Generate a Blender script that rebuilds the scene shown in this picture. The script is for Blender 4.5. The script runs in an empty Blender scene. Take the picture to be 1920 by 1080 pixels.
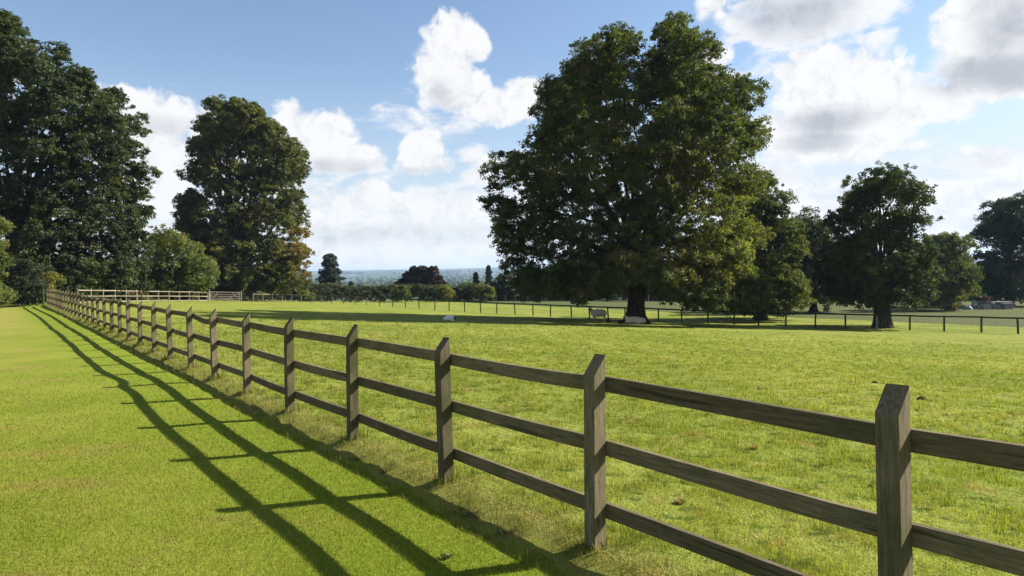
import bpy, math, random
import numpy as np
from mathutils import Vector, Matrix

SC = bpy.context.scene
COL = SC.collection
rad = math.radians

# ------------------------------------------------------------------ camera
FPX, CAM_H, HOR = 1300.0, 1.74, 510.0
ROLL = math.atan(0.0195)
PITCH = math.atan((540 - HOR) / FPX)
cr, sr, cp, sp = math.cos(ROLL), math.sin(ROLL), math.cos(PITCH), math.sin(PITCH)
R0, U0, F0 = Vector((1, 0, 0)), Vector((0, sp, cp)), Vector((0, cp, -sp))
right, up = cr * R0 - sr * U0, sr * R0 + cr * U0
cam_data = bpy.data.cameras.new('camera')
cam = bpy.data.objects.new('camera', cam_data)
COL.objects.link(cam)
m = Matrix((right, up, -F0)).transposed().to_4x4()
m.translation = Vector((0, 0, CAM_H))
cam.matrix_world = m
cam_data.sensor_width = 36
cam_data.lens = FPX / 1920 * 36
cam_data.clip_start = 0.05
cam_data.clip_end = 60000
SC.camera = cam

# ------------------------------------------------------------------ light
SUN_AZ, SUN_EL = rad(78), rad(35)
SUN = Vector((math.sin(SUN_AZ) * math.cos(SUN_EL), math.cos(SUN_AZ) * math.cos(SUN_EL), math.sin(SUN_EL)))
sl = bpy.data.lights.new('sun', 'SUN')
sl.energy = 5.0
sl.angle = rad(0.53)
sl.color = (1.0, 0.93, 0.80)
so = bpy.data.objects.new('sun', sl)
so.rotation_euler = SUN.to_track_quat('Z', 'Y').to_euler()
so.location = (40, 10, 40)
COL.objects.link(so)
SC.view_settings.view_transform = 'Standard'
SC.view_settings.look = 'None'
SC.view_settings.gamma = 1
SC.view_settings.exposure = 1.5
SC.view_settings.use_curve_mapping = False
SC.cycles.max_bounces = 8
SC.cycles.diffuse_bounces = 3
SC.cycles.transmission_bounces = 6
SC.cycles.transparent_max_bounces = 6
SC.cycles.volume_bounces = 0
SC.cycles.use_denoising = True
SKY_STRENGTH = 0.06


def ray(px, py):
    """direction of the photo pixel (1920x1080) in the world, scaled so that y = 1"""
    x, y = (px - 960) / FPX, (540 - py) / FPX
    xr, yr = cr * x + sr * y, -sr * x + cr * y
    Y, Z = cp + sp * yr, -sp + cp * yr
    return xr / Y, Z / Y


def at(px, py, Y):
    a, b = ray(px, py)
    return np.array([a * Y, Y, CAM_H + b * Y])


# ------------------------------------------------------------------ node helpers
class NT:
    def __init__(self, nt):
        self.nt = nt
        self.x = 0

    def n(self, typ, **kw):
        nd = self.nt.nodes.new(typ)
        self.x += 180
        nd.location = (self.x % 3000, -(self.x // 3000) * 300)
        for k, v in kw.items():
            if k.startswith('i_'):
                nd.inputs[k[2:].replace('_', ' ')].default_value = v
            else:
                setattr(nd, k, v)
        return nd

    def link(self, a, b):
        self.nt.links.new(a, b)

    def val(self, s, sock):
        if isinstance(s, (int, float)):
            sock.default_value = s
        elif isinstance(s, (tuple, list)):
            if sock.type == 'RGBA' and len(s) == 3:
                s = (*s, 1)
            sock.default_value = s
        else:
            self.link(s, sock)

    def math(self, op, a, b=0.0, c=None, clamp=False):
        nd = self.n('ShaderNodeMath', operation=op, use_clamp=clamp)
        self.val(a, nd.inputs[0])
        self.val(b, nd.inputs[1])
        if c is not None:
            self.val(c, nd.inputs[2])
        return nd.outputs[0]

    def vmath(self, op, a, b=(0, 0, 0)):
        nd = self.n('ShaderNodeVectorMath', operation=op)
        self.val(a, nd.inputs[0])
        self.val(b, nd.inputs[1])
        return nd.outputs['Value'] if op in ('DOT_PRODUCT', 'LENGTH') else nd.outputs[0]

    def mix(self, f, a, b, mode='MIX'):
        nd = self.n('ShaderNodeMix', data_type='RGBA', blend_type=mode)
        self.val(f, nd.inputs[0])
        self.val(a, nd.inputs[6])
        self.val(b, nd.inputs[7])
        return nd.outputs[2]

    def noise(self, vec, scale, detail=3, rough=0.55, dist=0.0):
        nd = self.n('ShaderNodeTexNoise')
        if vec is not None:
            self.link(vec, nd.inputs['Vector'])
        nd.inputs['Scale'].default_value = scale
        nd.inputs['Detail'].default_value = detail
        nd.inputs['Roughness'].default_value = rough
        nd.inputs['Distortion'].default_value = dist
        return nd.outputs[0]

    def step(self, v, a, b):
        """smooth 0..1 ramp from a to b"""
        nd = self.n('ShaderNodeMapRange', interpolation_type='SMOOTHSTEP')
        self.val(v, nd.inputs[0])
        self.val(a, nd.inputs[1])
        self.val(b, nd.inputs[2])
        return nd.outputs[0]

    def scale(self, vec, s):
        nd = self.n('ShaderNodeMapping')
        self.link(vec, nd.inputs[0])
        nd.inputs['Scale'].default_value = s
        return nd.outputs[0]


# ------------------------------------------------------------------ sky with clouds
def build_world():
    w = bpy.data.worlds.new('World')
    SC.world = w
    w.use_nodes = True
    w.node_tree.nodes.clear()
    t = NT(w.node_tree)
    out = t.n('ShaderNodeOutputWorld')
    bg = t.n('ShaderNodeBackground')
    bg.inputs['Strength'].default_value = SKY_STRENGTH
    t.link(bg.outputs[0], out.inputs[0])
    sky = t.n('ShaderNodeTexSky', sky_type='NISHITA', sun_disc=False)
    sky.sun_elevation = SUN_EL
    sky.sun_rotation = SUN_AZ
    sky.altitude = 100
    sky.air_density = 1.0
    sky.dust_density = 0.6
    sky.ozone_density = 1.7
    co = t.n('ShaderNodeTexCoord').outputs['Generated']
    sep = t.n('ShaderNodeSeparateXYZ')
    t.link(co, sep.inputs[0])
    az = t.math('ARCTAN2', sep.outputs[0], sep.outputs[1])
    el = t.math('ARCSINE', sep.outputs[2])
    cmb = t.n('ShaderNodeCombineXYZ')
    t.link(az, cmb.inputs[0])
    t.link(el, cmb.inputs[1])
    ae = cmb.outputs[0]

    def ang(px, py):
        a, b = ray(px, py)
        return math.atan2(a, 1), math.asin(b / math.sqrt(1 + a * a + b * b))

    # billows: noise and cell bumps that give the blobs cauliflower edges
    nA = t.noise(ae, 11.0, 4, 0.6)
    nB = t.noise(ae, 36.0, 6, 0.62, 0.5)

    def bumps(sc):
        v = t.n('ShaderNodeTexVoronoi', feature='SMOOTH_F1')
        warp = t.vmath('ADD', ae, t.vmath('MULTIPLY', t.vmath('SUBTRACT', _col(nB), (0.5, 0.5, 0.5)), (0.05, 0.03, 0)))
        t.link(warp, v.inputs['Vector'])
        v.inputs['Scale'].default_value = sc
        v.inputs['Smoothness'].default_value = 0.35
        return t.math('SUBTRACT', 0.42, v.outputs['Distance'])

    def _col(sock):
        return sock.node.outputs['Color'] if 'Color' in sock.node.outputs else sock
    vb = bumps(24.0)
    vs = bumps(62.0)
    n2 = nB
    bill = t.math('ADD', t.math('ADD', t.math('MULTIPLY', t.math('SUBTRACT', nA, 0.5), 1.15),
                                t.math('MULTIPLY', t.math('SUBTRACT', nB, 0.5), 1.7)),
                  t.math('ADD', t.math('MULTIPLY', vb, 0.75), t.math('MULTIPLY', vs, 0.35)))
    st = t.scale(ae, (1.0, 2.3, 1.0))
    nS = t.noise(st, 13.0, 7, 0.62, 0.4)

    def field(blobs):
        acc = None
        for px, py, rx, ry, w_ in blobs:
            a, e = ang(px, py)
            v = t.vmath('SUBTRACT', ae, (a, e, 0))
            v = t.vmath('MULTIPLY', v, (FPX / rx, FPX / ry, 0))
            d = t.vmath('DOT_PRODUCT', v, v)
            f = t.math('MULTIPLY_ADD', d, -w_, w_)
            acc = f if acc is None else t.math('SMOOTH_MAX', acc, f, 0.3)
        return acc

    crisp = [(848, 95, 56, 66, 1.2), (838, 140, 66, 62, 1.2), (870, 165, 50, 44, 1.1), (1547, 222, 70, 40, 1.3), (888, 90, 34, 36, 1), (862, 185, 45, 30, 1),
             (930, 205, 62, 36, 1), (985, 190, 50, 45, 1), (795, 283, 44, 44, 1), (800, 308, 66, 24, 1),
             (590, 258, 80, 52, 1), (645, 298, 82, 32, 1), (550, 245, 60, 48, 1),
             (215, 190, 45, 32, 1), (300, 222, 68, 50, 1), (262, 290, 80, 75, 1), (300, 370, 75, 40, 1),
             (30, 130, 30, 22, 1), (690, 362, 42, 30, 1), (745, 380, 66, 20, 1), (620, 415, 60, 26, .8),
             (1338, 12, 36, 34, .8),
             (1560, 175, 118, 92, 1), (1625, 155, 72, 66, 1), (1500, 130, 48, 45, 1), (1725, 200, 100, 32, 1),
             (1570, 255, 125, 48, 1), (1480, 270, 55, 34, .9), (1850, 100, 78, 62, 1.1), (1905, 50, 95, 105, 1.2),
             (1800, 45, 45, 55, 1), (1860, 165, 110, 26, .9), (1345, 110, 26, 30, .8),
             (1715, 274, 38, 11, .8), (1825, 286, 45, 12, .7)]
    soft = [(1500, 30, 170, 70, 1), (1655, 60, 26, 50, .6), (760, 420, 190, 48, .75), (890, 400, 120, 80, .75),
            (740, 462, 320, 46, .95), (905, 310, 66, 46, .9), (650, 380, 90, 40, .9), (800, 390, 120, 40, .8), (1010, 330, 90, 60, .7), (330, 300, 110, 90, .7), (1500, 370, 90, 60, .9), (1570, 400, 130, 55, .9),
            (1820, 380, 170, 62, .9), (1880, 330, 90, 50, .8), (1440, 330, 60, 90, .5), (600, 330, 150, 50, .5), (470, 300, 120, 60, .6), (840, 215, 120, 40, .35), (1400, 200, 80, 120, .45), (1780, 330, 190, 60, .5), (1700, 450, 400, 70, .7), (440, 420, 260, 70, .6)]
    fc = t.math('ADD', field([(a, b, c * 1.06, d * 1.06, e) for a, b, c, d, e in crisp]), bill)
    a_c = t.step(fc, -0.14, 0.44)
    fs = t.math('ADD', field(soft), t.math('ADD', t.math('MULTIPLY', t.math('SUBTRACT', nS, 0.5), 3.6), t.math('MULTIPLY', vb, 0.5)))
    a_s = t.math('MULTIPLY', t.step(fs, -0.12, 0.70), 0.95)
    veil = t.math('MULTIPLY', t.math('MULTIPLY', t.step(el, 0.31, -0.02), t.math('MULTIPLY_ADD', t.step(az, -0.1, 0.5), 0.55, 0.62)), 1.0, clamp=True)
    # clouds of the rest of the sky dome, out of the picture
    glob = t.noise(co, 2.6, 6, 0.58)
    back = t.step(sep.outputs[1], 0.35, 0.0)
    a_g = t.math('MULTIPLY', t.step(glob, 0.5, 0.62), back)
    alpha = t.math('MAXIMUM', t.math('MAXIMUM', a_c, a_s), a_g)
    # cloud bases: grey where the cloud is thick
    grey = [(1560, 225, 90, 28, 1.0), (1530, 264, 70, 22, .9), (1500, 25, 110, 45, 1.0), (1880, 135, 105, 36, 1.25),
            (1900, 40, 70, 70, .8), (640, 312, 80, 16, .6), (800, 322, 60, 10, .5), (300, 235, 70, 20, .45),
            (760, 440, 260, 20, .4), (830, 180, 40, 40, .3), (1600, 320, 200, 16, .3)]
    n3 = t.noise(ae, 16.0, 4, 0.55)
    g = t.math('ADD', field(grey), t.math('MULTIPLY', t.math('SUBTRACT', n3, 0.5), 1.6))
    g = t.math('MULTIPLY', t.step(g, -0.35, 1.5), t.step(alpha, 0.3, 1.0))
    k = 1.0 / SKY_STRENGTH
    white = tuple(0.35 * k * c for c in (0.985, 0.99, 1.0))
    dark = tuple(0.195 * k * c for c in (0.93, 0.98, 1.09))
    # hollows between the billows are a little greyer
    hol = t.math('MULTIPLY', t.math('ADD', t.math('MULTIPLY', t.math('SUBTRACT', 0.5, nB), 1.7), t.math('MULTIPLY', vb, -0.35)), 0.9)
    cc = t.mix(t.math('ADD', g, t.math('MAXIMUM', hol, 0.0), clamp=True), white, dark)
    low = t.mix(veil, sky.outputs[0], tuple(0.285 * k * c for c in (0.92, 0.965, 1.04)))
    t.link(t.mix(alpha, low, cc), bg.inputs['Color'])


build_world()

# ------------------------------------------------------------------ the lie of the land
# fence line: a point, its direction, and the lawn-side normal; F = distance beyond the fence into the field
P0 = np.array([0.48, 4.33])
DIR = np.array([-0.59634, 0.80272])
NRM = np.array([-0.80272, -0.59634])
rng = np.random.default_rng(7)
_wv = [(rng.uniform(0, 2 * math.pi), rng.uniform(0, 2 * math.pi)) for _ in range(64)]


def waves(x, y, lam, k0, n=6):
    z = 0
    for i in range(n):
        th, ph = _wv[(k0 + i) % 64]
        q = 2 * math.pi / (lam * (0.7 + 0.6 * (i / n)))
        z = z + np.sin(q * (x * math.cos(th) + y * math.sin(th)) + ph)
    return z / n


def smooth(a, b, v):
    t = np.clip((v - a) / (b - a), 0, 1)
    return t * t * (3 - 2 * t)


# swell of the lawn along the fence, read from the waves of the fence's shadow
US = np.array([-20, 0, 4, 5.5, 6.8, 8, 9.2, 10.5, 11.5, 13, 15, 18, 20, 23, 26, 29, 32, 38, 46, 55, 80])
UZ = np.array([0, 0, -.004, -.012, -.005, .018, .034, .036, .027, .01, .005, .005, .012, .025, .022, .008, .015, .035, -.005, -.055, -.06])


def sf(x, y):
    dx, dy = x - P0[0], y - P0[1]
    return dx * DIR[0] + dy * DIR[1], -(dx * NRM[0] + dy * NRM[1])


def ground(x, y):
    x = np.asarray(x, float)
    y = np.asarray(y, float)
    s, F = sf(x, y)
    lat = -F
    # the fence stands on the shoulder of a low bank
    r_ = np.clip((lat + 0.10) / 0.40, 0, 1)
    bank = -0.10 * (0.7 * r_ + 0.3 * r_ * r_ * (3 - 2 * r_))
    lawn = bank - 0.015 * smooth(0.5, 1.3, lat) - 0.05 * smooth(1.5, 8, lat)
    lawn = lawn + np.interp(s, US, UZ) * smooth(0.1, 0.5, lat) + 0.010 * waves(x, y, 1.9, 3) * smooth(0.3, 1.0, lat)
    lawn = lawn + 0.018 * (waves(x, y, 0.45, 14) + waves(x, y, 0.21, 25) * .6) * smooth(-.3, 0.0, lat) * smooth(.5, .25, lat)
    fld = bank - 0.063 * np.clip(F, 0, 45) - 0.021 * np.clip(F - 45, 0, 95)
    fld = fld + 0.018 * (waves(x, y, 0.45, 14) + waves(x, y, 0.21, 25) * .6) * smooth(.6, .2, F) + smooth(0.3, 4, F) * (0.02 * waves(x, y, 1.7, 11) + 0.02 * waves(x, y, 5, 21)) * (1 - smooth(60, 120, F) * .5)
    z = np.where(F < 0, lawn, fld)
    # beyond the hedge the land falls into a wide valley and rises to the hills
    q = y - (131 + 0.2 * np.clip(x, -80, 120))
    val = np.interp(q, [0, 120, 400, 900, 2600, 3600, 4600, 6500, 9000], [-4.5, -9, -19, -27, -31, -22, 4, 46, 52])
    hill = smooth(3300, 6000, q) * (7 * waves(x, y, 2600, 30) + 3 * waves(x, y, 900, 40)) + smooth(300, 900, q) * 2.0 * waves(x, y, 500, 50)
    m_ = smooth(0, 30, q)
    return z * (1 - m_) + (val + hill) * m_


def gz(x, y):
    return float(ground(x, y))


# ------------------------------------------------------------------ mesh helpers
def new_mesh(name, V, quads=None, tris=None, polys=None, smooth_=False):
    me = bpy.data.meshes.new(name)
    V = np.asarray(V, np.float32)
    if polys is not None:
        me.from_pydata([tuple(v) for v in V], [], polys)
    else:
        F_ = np.asarray(quads if quads is not None else tris, np.int32)
        k = F_.shape[1]
        n = len(F_)
        me.vertices.add(len(V))
        me.vertices.foreach_set('co', V.ravel())
        me.loops.add(n * k)
        me.loops.foreach_set('vertex_index', F_.ravel())
        me.polygons.add(n)
        me.polygons.foreach_set('loop_start', np.arange(n, dtype=np.int32) * k)
        me.polygons.foreach_set('loop_total', np.full(n, k, np.int32))
        me.update(calc_edges=True)
    if smooth_:
        me.polygons.foreach_set('use_smooth', np.ones(len(me.polygons), bool))
    return me


def link(name, me, mat=None, parent=None, loc=None, rot=None):
    o = bpy.data.objects.new(name, me)
    COL.objects.link(o)
    if mat is not None:
        for mm in (mat if isinstance(mat, (list, tuple)) else [mat]):
            me.materials.append(mm)
    if parent is not None:
        o.parent = parent
    if loc is not None:
        o.location = loc
    if rot is not None:
        o.rotation_euler = rot
    return o


def tag(o, label=None, cat=None, group=None, kind=None):
    if label:
        o['label'] = label
    if cat:
        o['category'] = cat
    if group:
        o['group'] = group
    if kind:
        o['kind'] = kind
    return o


def thing(name, label, cat, loc, group=None, rotz=0.0):
    o = bpy.data.objects.new(name, None)
    o.empty_display_size = 0.2
    COL.objects.link(o)
    o.location = loc
    o.rotation_euler = (0, 0, rotz)
    return tag(o, label, cat, group)


class MB:
    """collects boxes, tubes and lathes for one mesh"""

    def __init__(self):
        self.V, self.P = [], []

    def add(self, V, P):
        k = len(self.V)
        self.V += [tuple(map(float, v)) for v in V]
        self.P += [tuple(int(i) + k for i in p) for p in P]

    def box(self, c, size, rz=0.0, rx=0.0, ry=0.0, bev=0.0):
        M = Matrix.Translation(Vector(c)) @ Matrix.Rotation(rz, 4, 'Z') @ Matrix.Rotation(ry, 4, 'Y') @ Matrix.Rotation(rx, 4, 'X')
        x, y, z = size[0] / 2, size[1] / 2, size[2] / 2
        if bev <= 0:
            v = [(a * x, b * y, d * z) for d in (-1, 1) for b in (-1, 1) for a in (-1, 1)]
            self.add([M @ Vector(q) for q in v], [(0, 2, 3, 1), (4, 5, 7, 6), (0, 1, 5, 4), (2, 6, 7, 3), (0, 4, 6, 2), (1, 3, 7, 5)])
        else:
            b = bev
            rings = [(-z, b), (-z + b, 0), (z - b, 0), (z, b)]
            v = []
            for zz, i in rings:
                X, Y = x - i, y - i
                c2 = b if i == 0 else b * .5
                v += [(X - c2, -Y, zz), (X, -Y + c2, zz), (X, Y - c2, zz), (X - c2, Y, zz), (-X + c2, Y, zz), (-X, Y - c2, zz), (-X, -Y + c2, zz), (-X + c2, -Y, zz)]
            P = []
            for r in range(3):
                for i in range(8):
                    j = (i + 1) % 8
                    P.append((r * 8 + i, r * 8 + j, r * 8 + 8 + j, r * 8 + 8 + i))
            P.append(tuple(range(7, -1, -1)))
            P.append(tuple(range(24, 32)))
            self.add([M @ Vector(q) for q in v], P)

    def tube(self, path, radii, n=8, cap=True, jitter=None):
        path = [Vector(p) for p in path]
        k = len(path)
        V, P = [], []
        prev = None
        for i, p in enumerate(path):
            d = (path[min(i + 1, k - 1)] - path[max(i - 1, 0)])
            if d.length < 1e-9:
                d = Vector((0, 0, 1))
            d.normalize()
            a = prev if prev is not None else (Vector((1, 0, 0)) if abs(d.x) < 0.8 else Vector((0, 1, 0)))
            a = (a - d * a.dot(d)).normalized()
            prev = a
            b = d.cross(a)
            for j in range(n):
                th = 2 * math.pi * j / n
                r = radii[i] * (1 if jitter is None else jitter(i, j))
                V.append(p + a * (r * math.cos(th)) + b * (r * math.sin(th)))
        for i in range(k - 1):
            for j in range(n):
                j2 = (j + 1) % n
                P.append((i * n + j, i * n + j2, (i + 1) * n + j2, (i + 1) * n + j))
        if cap:
            P.append(tuple(range(n - 1, -1, -1)))
            P.append(tuple(range((k - 1) * n, k * n)))
        self.add(V, P)

    def build(self, name, mat, parent=None, smooth_=False, loc=None, rot=None):
        me = new_mesh(name, self.V, polys=self.P, smooth_=smooth_)
        return link(name, me, mat, parent, loc, rot)


# ------------------------------------------------------------------ materials
MATS = {}


def material(name):
    m_ = bpy.data.materials.new(name)
    m_.use_nodes = True
    m_.node_tree.nodes.clear()
    t = NT(m_.node_tree)
    out = t.n('ShaderNodeOutputMaterial')
    return m_, t, out


def principled(t, out, col, rough=0.8, spec=0.25, bump=None, bstr=0.3, bdist=0.02):
    p = t.n('ShaderNodeBsdfPrincipled')
    t.val(col, p.inputs['Base Color'])
    t.val(rough, p.inputs['Roughness'])
    p.inputs['Specular IOR Level'].default_value = spec
    if bump is not None:
        b = t.n('ShaderNodeBump')
        b.inputs['Strength'].default_value = bstr
        b.inputs['Distance'].default_value = bdist
        t.link(bump, b.inputs['Height'])
        t.link(b.outputs[0], p.inputs['Normal'])
    t.link(p.outputs[0], out.inputs[0])
    return p


def leafy(t, out, col, trans=0.4, tcol=None, rough=0.5, gloss=0.06):
    """thin leaf: diffuse one side, light through from the other"""
    d = t.n('ShaderNodeBsdfDiffuse')
    t.val(col, d.inputs[0])
    tr = t.n('ShaderNodeBsdfTranslucent')
    t.val(tcol if tcol is not None else col, tr.inputs[0])
    mx = t.n('ShaderNodeMixShader')
    mx.inputs[0].default_value = trans
    t.link(d.outputs[0], mx.inputs[1])
    t.link(tr.outputs[0], mx.inputs[2])
    g = t.n('ShaderNodeBsdfGlossy')
    g.inputs['Roughness'].default_value = rough
    g.inputs['Color'].default_value = (1, 1, 1, 1)
    m2 = t.n('ShaderNodeMixShader')
    m2.inputs[0].default_value = gloss
    t.link(mx.outputs[0], m2.inputs[1])
    t.link(g.outputs[0], m2.inputs[2])
    t.link(m2.outputs[0], out.inputs[0])


def leaf_mat(name, dark, lite, accent=None, acc_amt=0.2, trans=0.4, seed=0.0, gloss=0.05, scale=0.35):
    m_, t, out = material(name)
    geo = t.n('ShaderNodeNewGeometry')
    pos = t.vmath('ADD', geo.outputs['Position'], (seed, seed * 1.7, seed * .6))
    n1 = t.noise(pos, scale, 3, 0.6)
    r = geo.outputs['Random Per Island']
    f = t.math('ADD', t.math('MULTIPLY', t.step(n1, 0.36, 0.64), 0.72), t.math('MULTIPLY', r, 0.28))
    c = t.mix(f, dark, lite)
    if accent is not None:
        n2 = t.noise(pos, scale * 0.6, 3, 0.6)
        fa = t.math('MULTIPLY', t.step(t.math('ADD', n2, t.math('MULTIPLY', r, 0.12)), 0.62 - acc_amt * .3, 0.78 - acc_amt * .3), 0.85)
        c = t.mix(fa, c, accent)
    tc = t.mix(1.0, c, (1.7, 1.75, 0.75), 'MULTIPLY')
    leafy(t, out, c, trans + 0.08, tc, 0.55, 0.018)
    MATS[name] = m_
    return m_


def bark_mat(name, a, b):
    m_, t, out = material(name)
    geo = t.n('ShaderNodeNewGeometry')
    v = t.scale(geo.outputs['Position'], (5, 5, 1.1))
    n1 = t.noise(v, 2.2, 5, 0.65)
    c = t.mix(t.step(n1, 0.35, 0.68), a, b)
    principled(t, out, c, 0.95, 0.1, n1, 0.9, 0.06)
    return m_


def wood_mat(name, cols, axis='z', green=0.3, stretch=14.0, lum=1.0, greencol=(0.045, 0.06, 0.016)):
    """weathered timber, grain along the part's own axis"""
    m_, t, out = material(name)
    tc = t.n('ShaderNodeTexCoord')
    oi = t.n('ShaderNodeObjectInfo')
    rv = t.n('ShaderNodeCombineXYZ')
    t.link(t.math('MULTIPLY', oi.outputs['Random'], 37.0), rv.inputs[0])
    t.link(t.math('MULTIPLY', oi.outputs['Random'], 91.0), rv.inputs[2])
    p = t.vmath('ADD', tc.outputs['Object'], rv.outputs[0])
    sc = (stretch, stretch, 1.0) if axis == 'z' else (1.0, stretch, stretch)
    g = t.scale(p, sc)
    grain = t.noise(g, 5.0, 6, 0.62, 0.6)
    fine = t.noise(g, 22.0, 3, 0.6)
    blot = t.noise(p, 3.2, 4, 0.6)
    gm = t.math('ADD', t.math('MULTIPLY', grain, 0.65), t.math('MULTIPLY', fine, 0.35))
    c = t.mix(t.step(gm, 0.33, 0.66), cols[0], cols[1])
    c = t.mix(t.math('MULTIPLY', t.step(blot, 0.5, 0.72), 0.65), c, cols[2])
    # dark knots
    vor = t.n('ShaderNodeTexVoronoi')
    sck = (6, 6, 1.4) if axis == 'z' else (1.4, 6, 6)
    t.link(t.scale(p, sck), vor.inputs['Vector'])
    vor.inputs['Scale'].default_value = 1.6
    kn = t.step(vor.outputs['Distance'], 0.13, 0.05)
    c = t.mix(t.math('MULTIPLY', kn, 0.75), c, tuple(0.35 * q for q in cols[0]))
    gr = t.noise(p, 2.0, 4, 0.6)
    c = t.mix(t.math('MULTIPLY', t.step(gr, 0.44, 0.68), green), c, greencol)
    # drying splits
    crk = t.step(t.noise(t.scale(p, (26, 26, 0.7) if axis == 'z' else (0.7, 26, 26)), 1.0, 2, 0.5), 0.35, 0.315)
    c = t.mix(t.math('MULTIPLY', crk, 0.55), c, (0.012, 0.01, 0.007))
    tone = t.math('MULTIPLY_ADD', oi.outputs['Random'], 0.5 * lum, 0.75 * lum)
    c = t.mix(1.0, c, _grey(t, tone), 'MULTIPLY')
    h = t.math('SUBTRACT', gm, t.math('MULTIPLY', crk, 0.6))
    principled(t, out, c, 0.88, 0.15, h, 0.55, 0.006)
    MATS[name] = m_
    return m_


def _grey(t, v):
    c = t.n('ShaderNodeCombineColor')
    for i in range(3):
        t.link(v, c.inputs[i])
    return c.outputs[0]


def plain_mat(name, col, rough=0.7, var=0.25, scale=6.0, spec=0.2):
    m_, t, out = material(name)
    tc = t.n('ShaderNodeTexCoord')
    n1 = t.noise(tc.outputs['Object'], scale, 4, 0.6)
    c = t.mix(t.step(n1, 0.3, 0.7), tuple(q * (1 - var) for q in col), tuple(min(1, q * (1 + var)) for q in col))
    principled(t, out, c, rough, spec, n1, 0.2, 0.02)
    return m_


def turf_coords(t):
    geo = t.n('ShaderNodeNewGeometry')
    pos = geo.outputs['Position']
    sub = t.vmath('SUBTRACT', pos, (P0[0], P0[1], 0))
    lat = t.vmath('DOT_PRODUCT', sub, (NRM[0], NRM[1], 0))
    s = t.vmath('DOT_PRODUCT', sub, (DIR[0], DIR[1], 0))
    flat = t.vmath('MULTIPLY', pos, (1, 1, 0))
    return geo, flat, s, lat


def lawn_colour(t, blade=False):
    geo, p, s, lat = turf_coords(t)
    a = t.noise(p, 0.55, 4, 0.6)
    b = t.noise(p, 3.5, 4, 0.65)
    f = t.noise(p, 55.0, 3, 0.7)
    # wear runs along the mowing direction
    mow = t.noise(t.scale(p, (0.35, 1.3, 1)), 1.0, 4, 0.6)
    g1, g2 = (0.1259, 0.1606, 0.0163), (0.1807, 0.2002, 0.0297)
    c = t.mix(t.step(a, 0.35, 0.68), g1, g2)
    c = t.mix(t.math('MULTIPLY', t.step(b, 0.4, 0.75), 0.55), c, (0.165, 0.150, 0.032))
    c = t.mix(t.math('MULTIPLY', t.step(mow, 0.5, 0.74), 0.75), c, (0.195, 0.155, 0.045))
    far = t.math('MULTIPLY', t.step(s, 12.0, 44.0), t.step(t.math('ADD', lat, t.math('MULTIPLY', mow, 3.0)), 2.2, 6.0))
    c = t.mix(t.math('MULTIPLY', far, 0.7), c, (0.235, 0.205, 0.075))
    # greener towards the foot of the bank, drier out on the open lawn
    c = t.mix(t.math('MULTIPLY', t.step(lat, 2.6, 0.7), 0.6), c, (0.1258, 0.1735, 0.0146))
    if blade:
        r = geo.outputs['Random Per Island']
        c = t.mix(1.0, c, _grey(t, t.math('MULTIPLY_ADD', r, 1.0, 0.5)), 'MULTIPLY')
        c = t.mix(t.step(r, 0.975, 0.985), c, (0.20, 0.18, 0.07))
    else:
        c = t.mix(1.0, c, _grey(t, t.math('MULTIPLY_ADD', f, 1.3, 0.3)), 'MULTIPLY')
    return c, geo, p, s, lat, f


def verge_mask(t, p, lat):
    w = t.noise(p, 1.7, 4, 0.6)
    l2 = t.math('ADD', lat, t.math('MULTIPLY_ADD', w, 0.7, -0.35))
    return t.math('MULTIPLY', t.step(l2, -0.45, -0.10), t.step(l2, 0.36, 0.18))


def soil_mask(t, p, lat):
    w = t.noise(p, 2.6, 4, 0.65)
    l2 = t.math('ADD', lat, t.math('MULTIPLY_ADD', w, 0.24, -0.12))
    band = t.math('MULTIPLY', t.step(l2, 0.10, 0.17), t.step(l2, 0.30, 0.23))
    return t.math('MULTIPLY', band, t.step(t.noise(p, 2.6, 5, 0.7), 0.54, 0.64))


def field_colour(t, blade=False):
    geo, p, s, lat = turf_coords(t)
    a = t.noise(p, 0.22, 4, 0.6)
    b = t.noise(p, 1.6, 5, 0.65)
    f = t.noise(p, 34.0, 3, 0.7)
    tuft = t.noise(t.scale(p, (1.0, 1.25, 1)), 3.6, 4, 0.6)
    c = t.mix(t.step(a, 0.35, 0.66), (0.1400, 0.1740, 0.0260), (0.2020, 0.2220, 0.0450))
    c = t.mix(t.math('MULTIPLY', t.step(b, 0.53, 0.70), 0.75), c, (0.22, 0.172, 0.06))
    c = t.mix(t.math('MULTIPLY', t.step(tuft, 0.53, 0.66), 0.85), c, (0.045, 0.076, 0.010))
    if blade:
        r = geo.outputs['Random Per Island']
        c = t.mix(1.0, c, _grey(t, t.math('MULTIPLY_ADD', r, 0.9, 0.55)), 'MULTIPLY')
        c = t.mix(t.step(r, 0.95, 0.97), c, (0.22, 0.185, 0.08))
    else:
        c = t.mix(1.0, c, _grey(t, t.math('MULTIPLY_ADD', f, 1.2, 0.35)), 'MULTIPLY')
    return c, geo, p, s, lat, f


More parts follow.
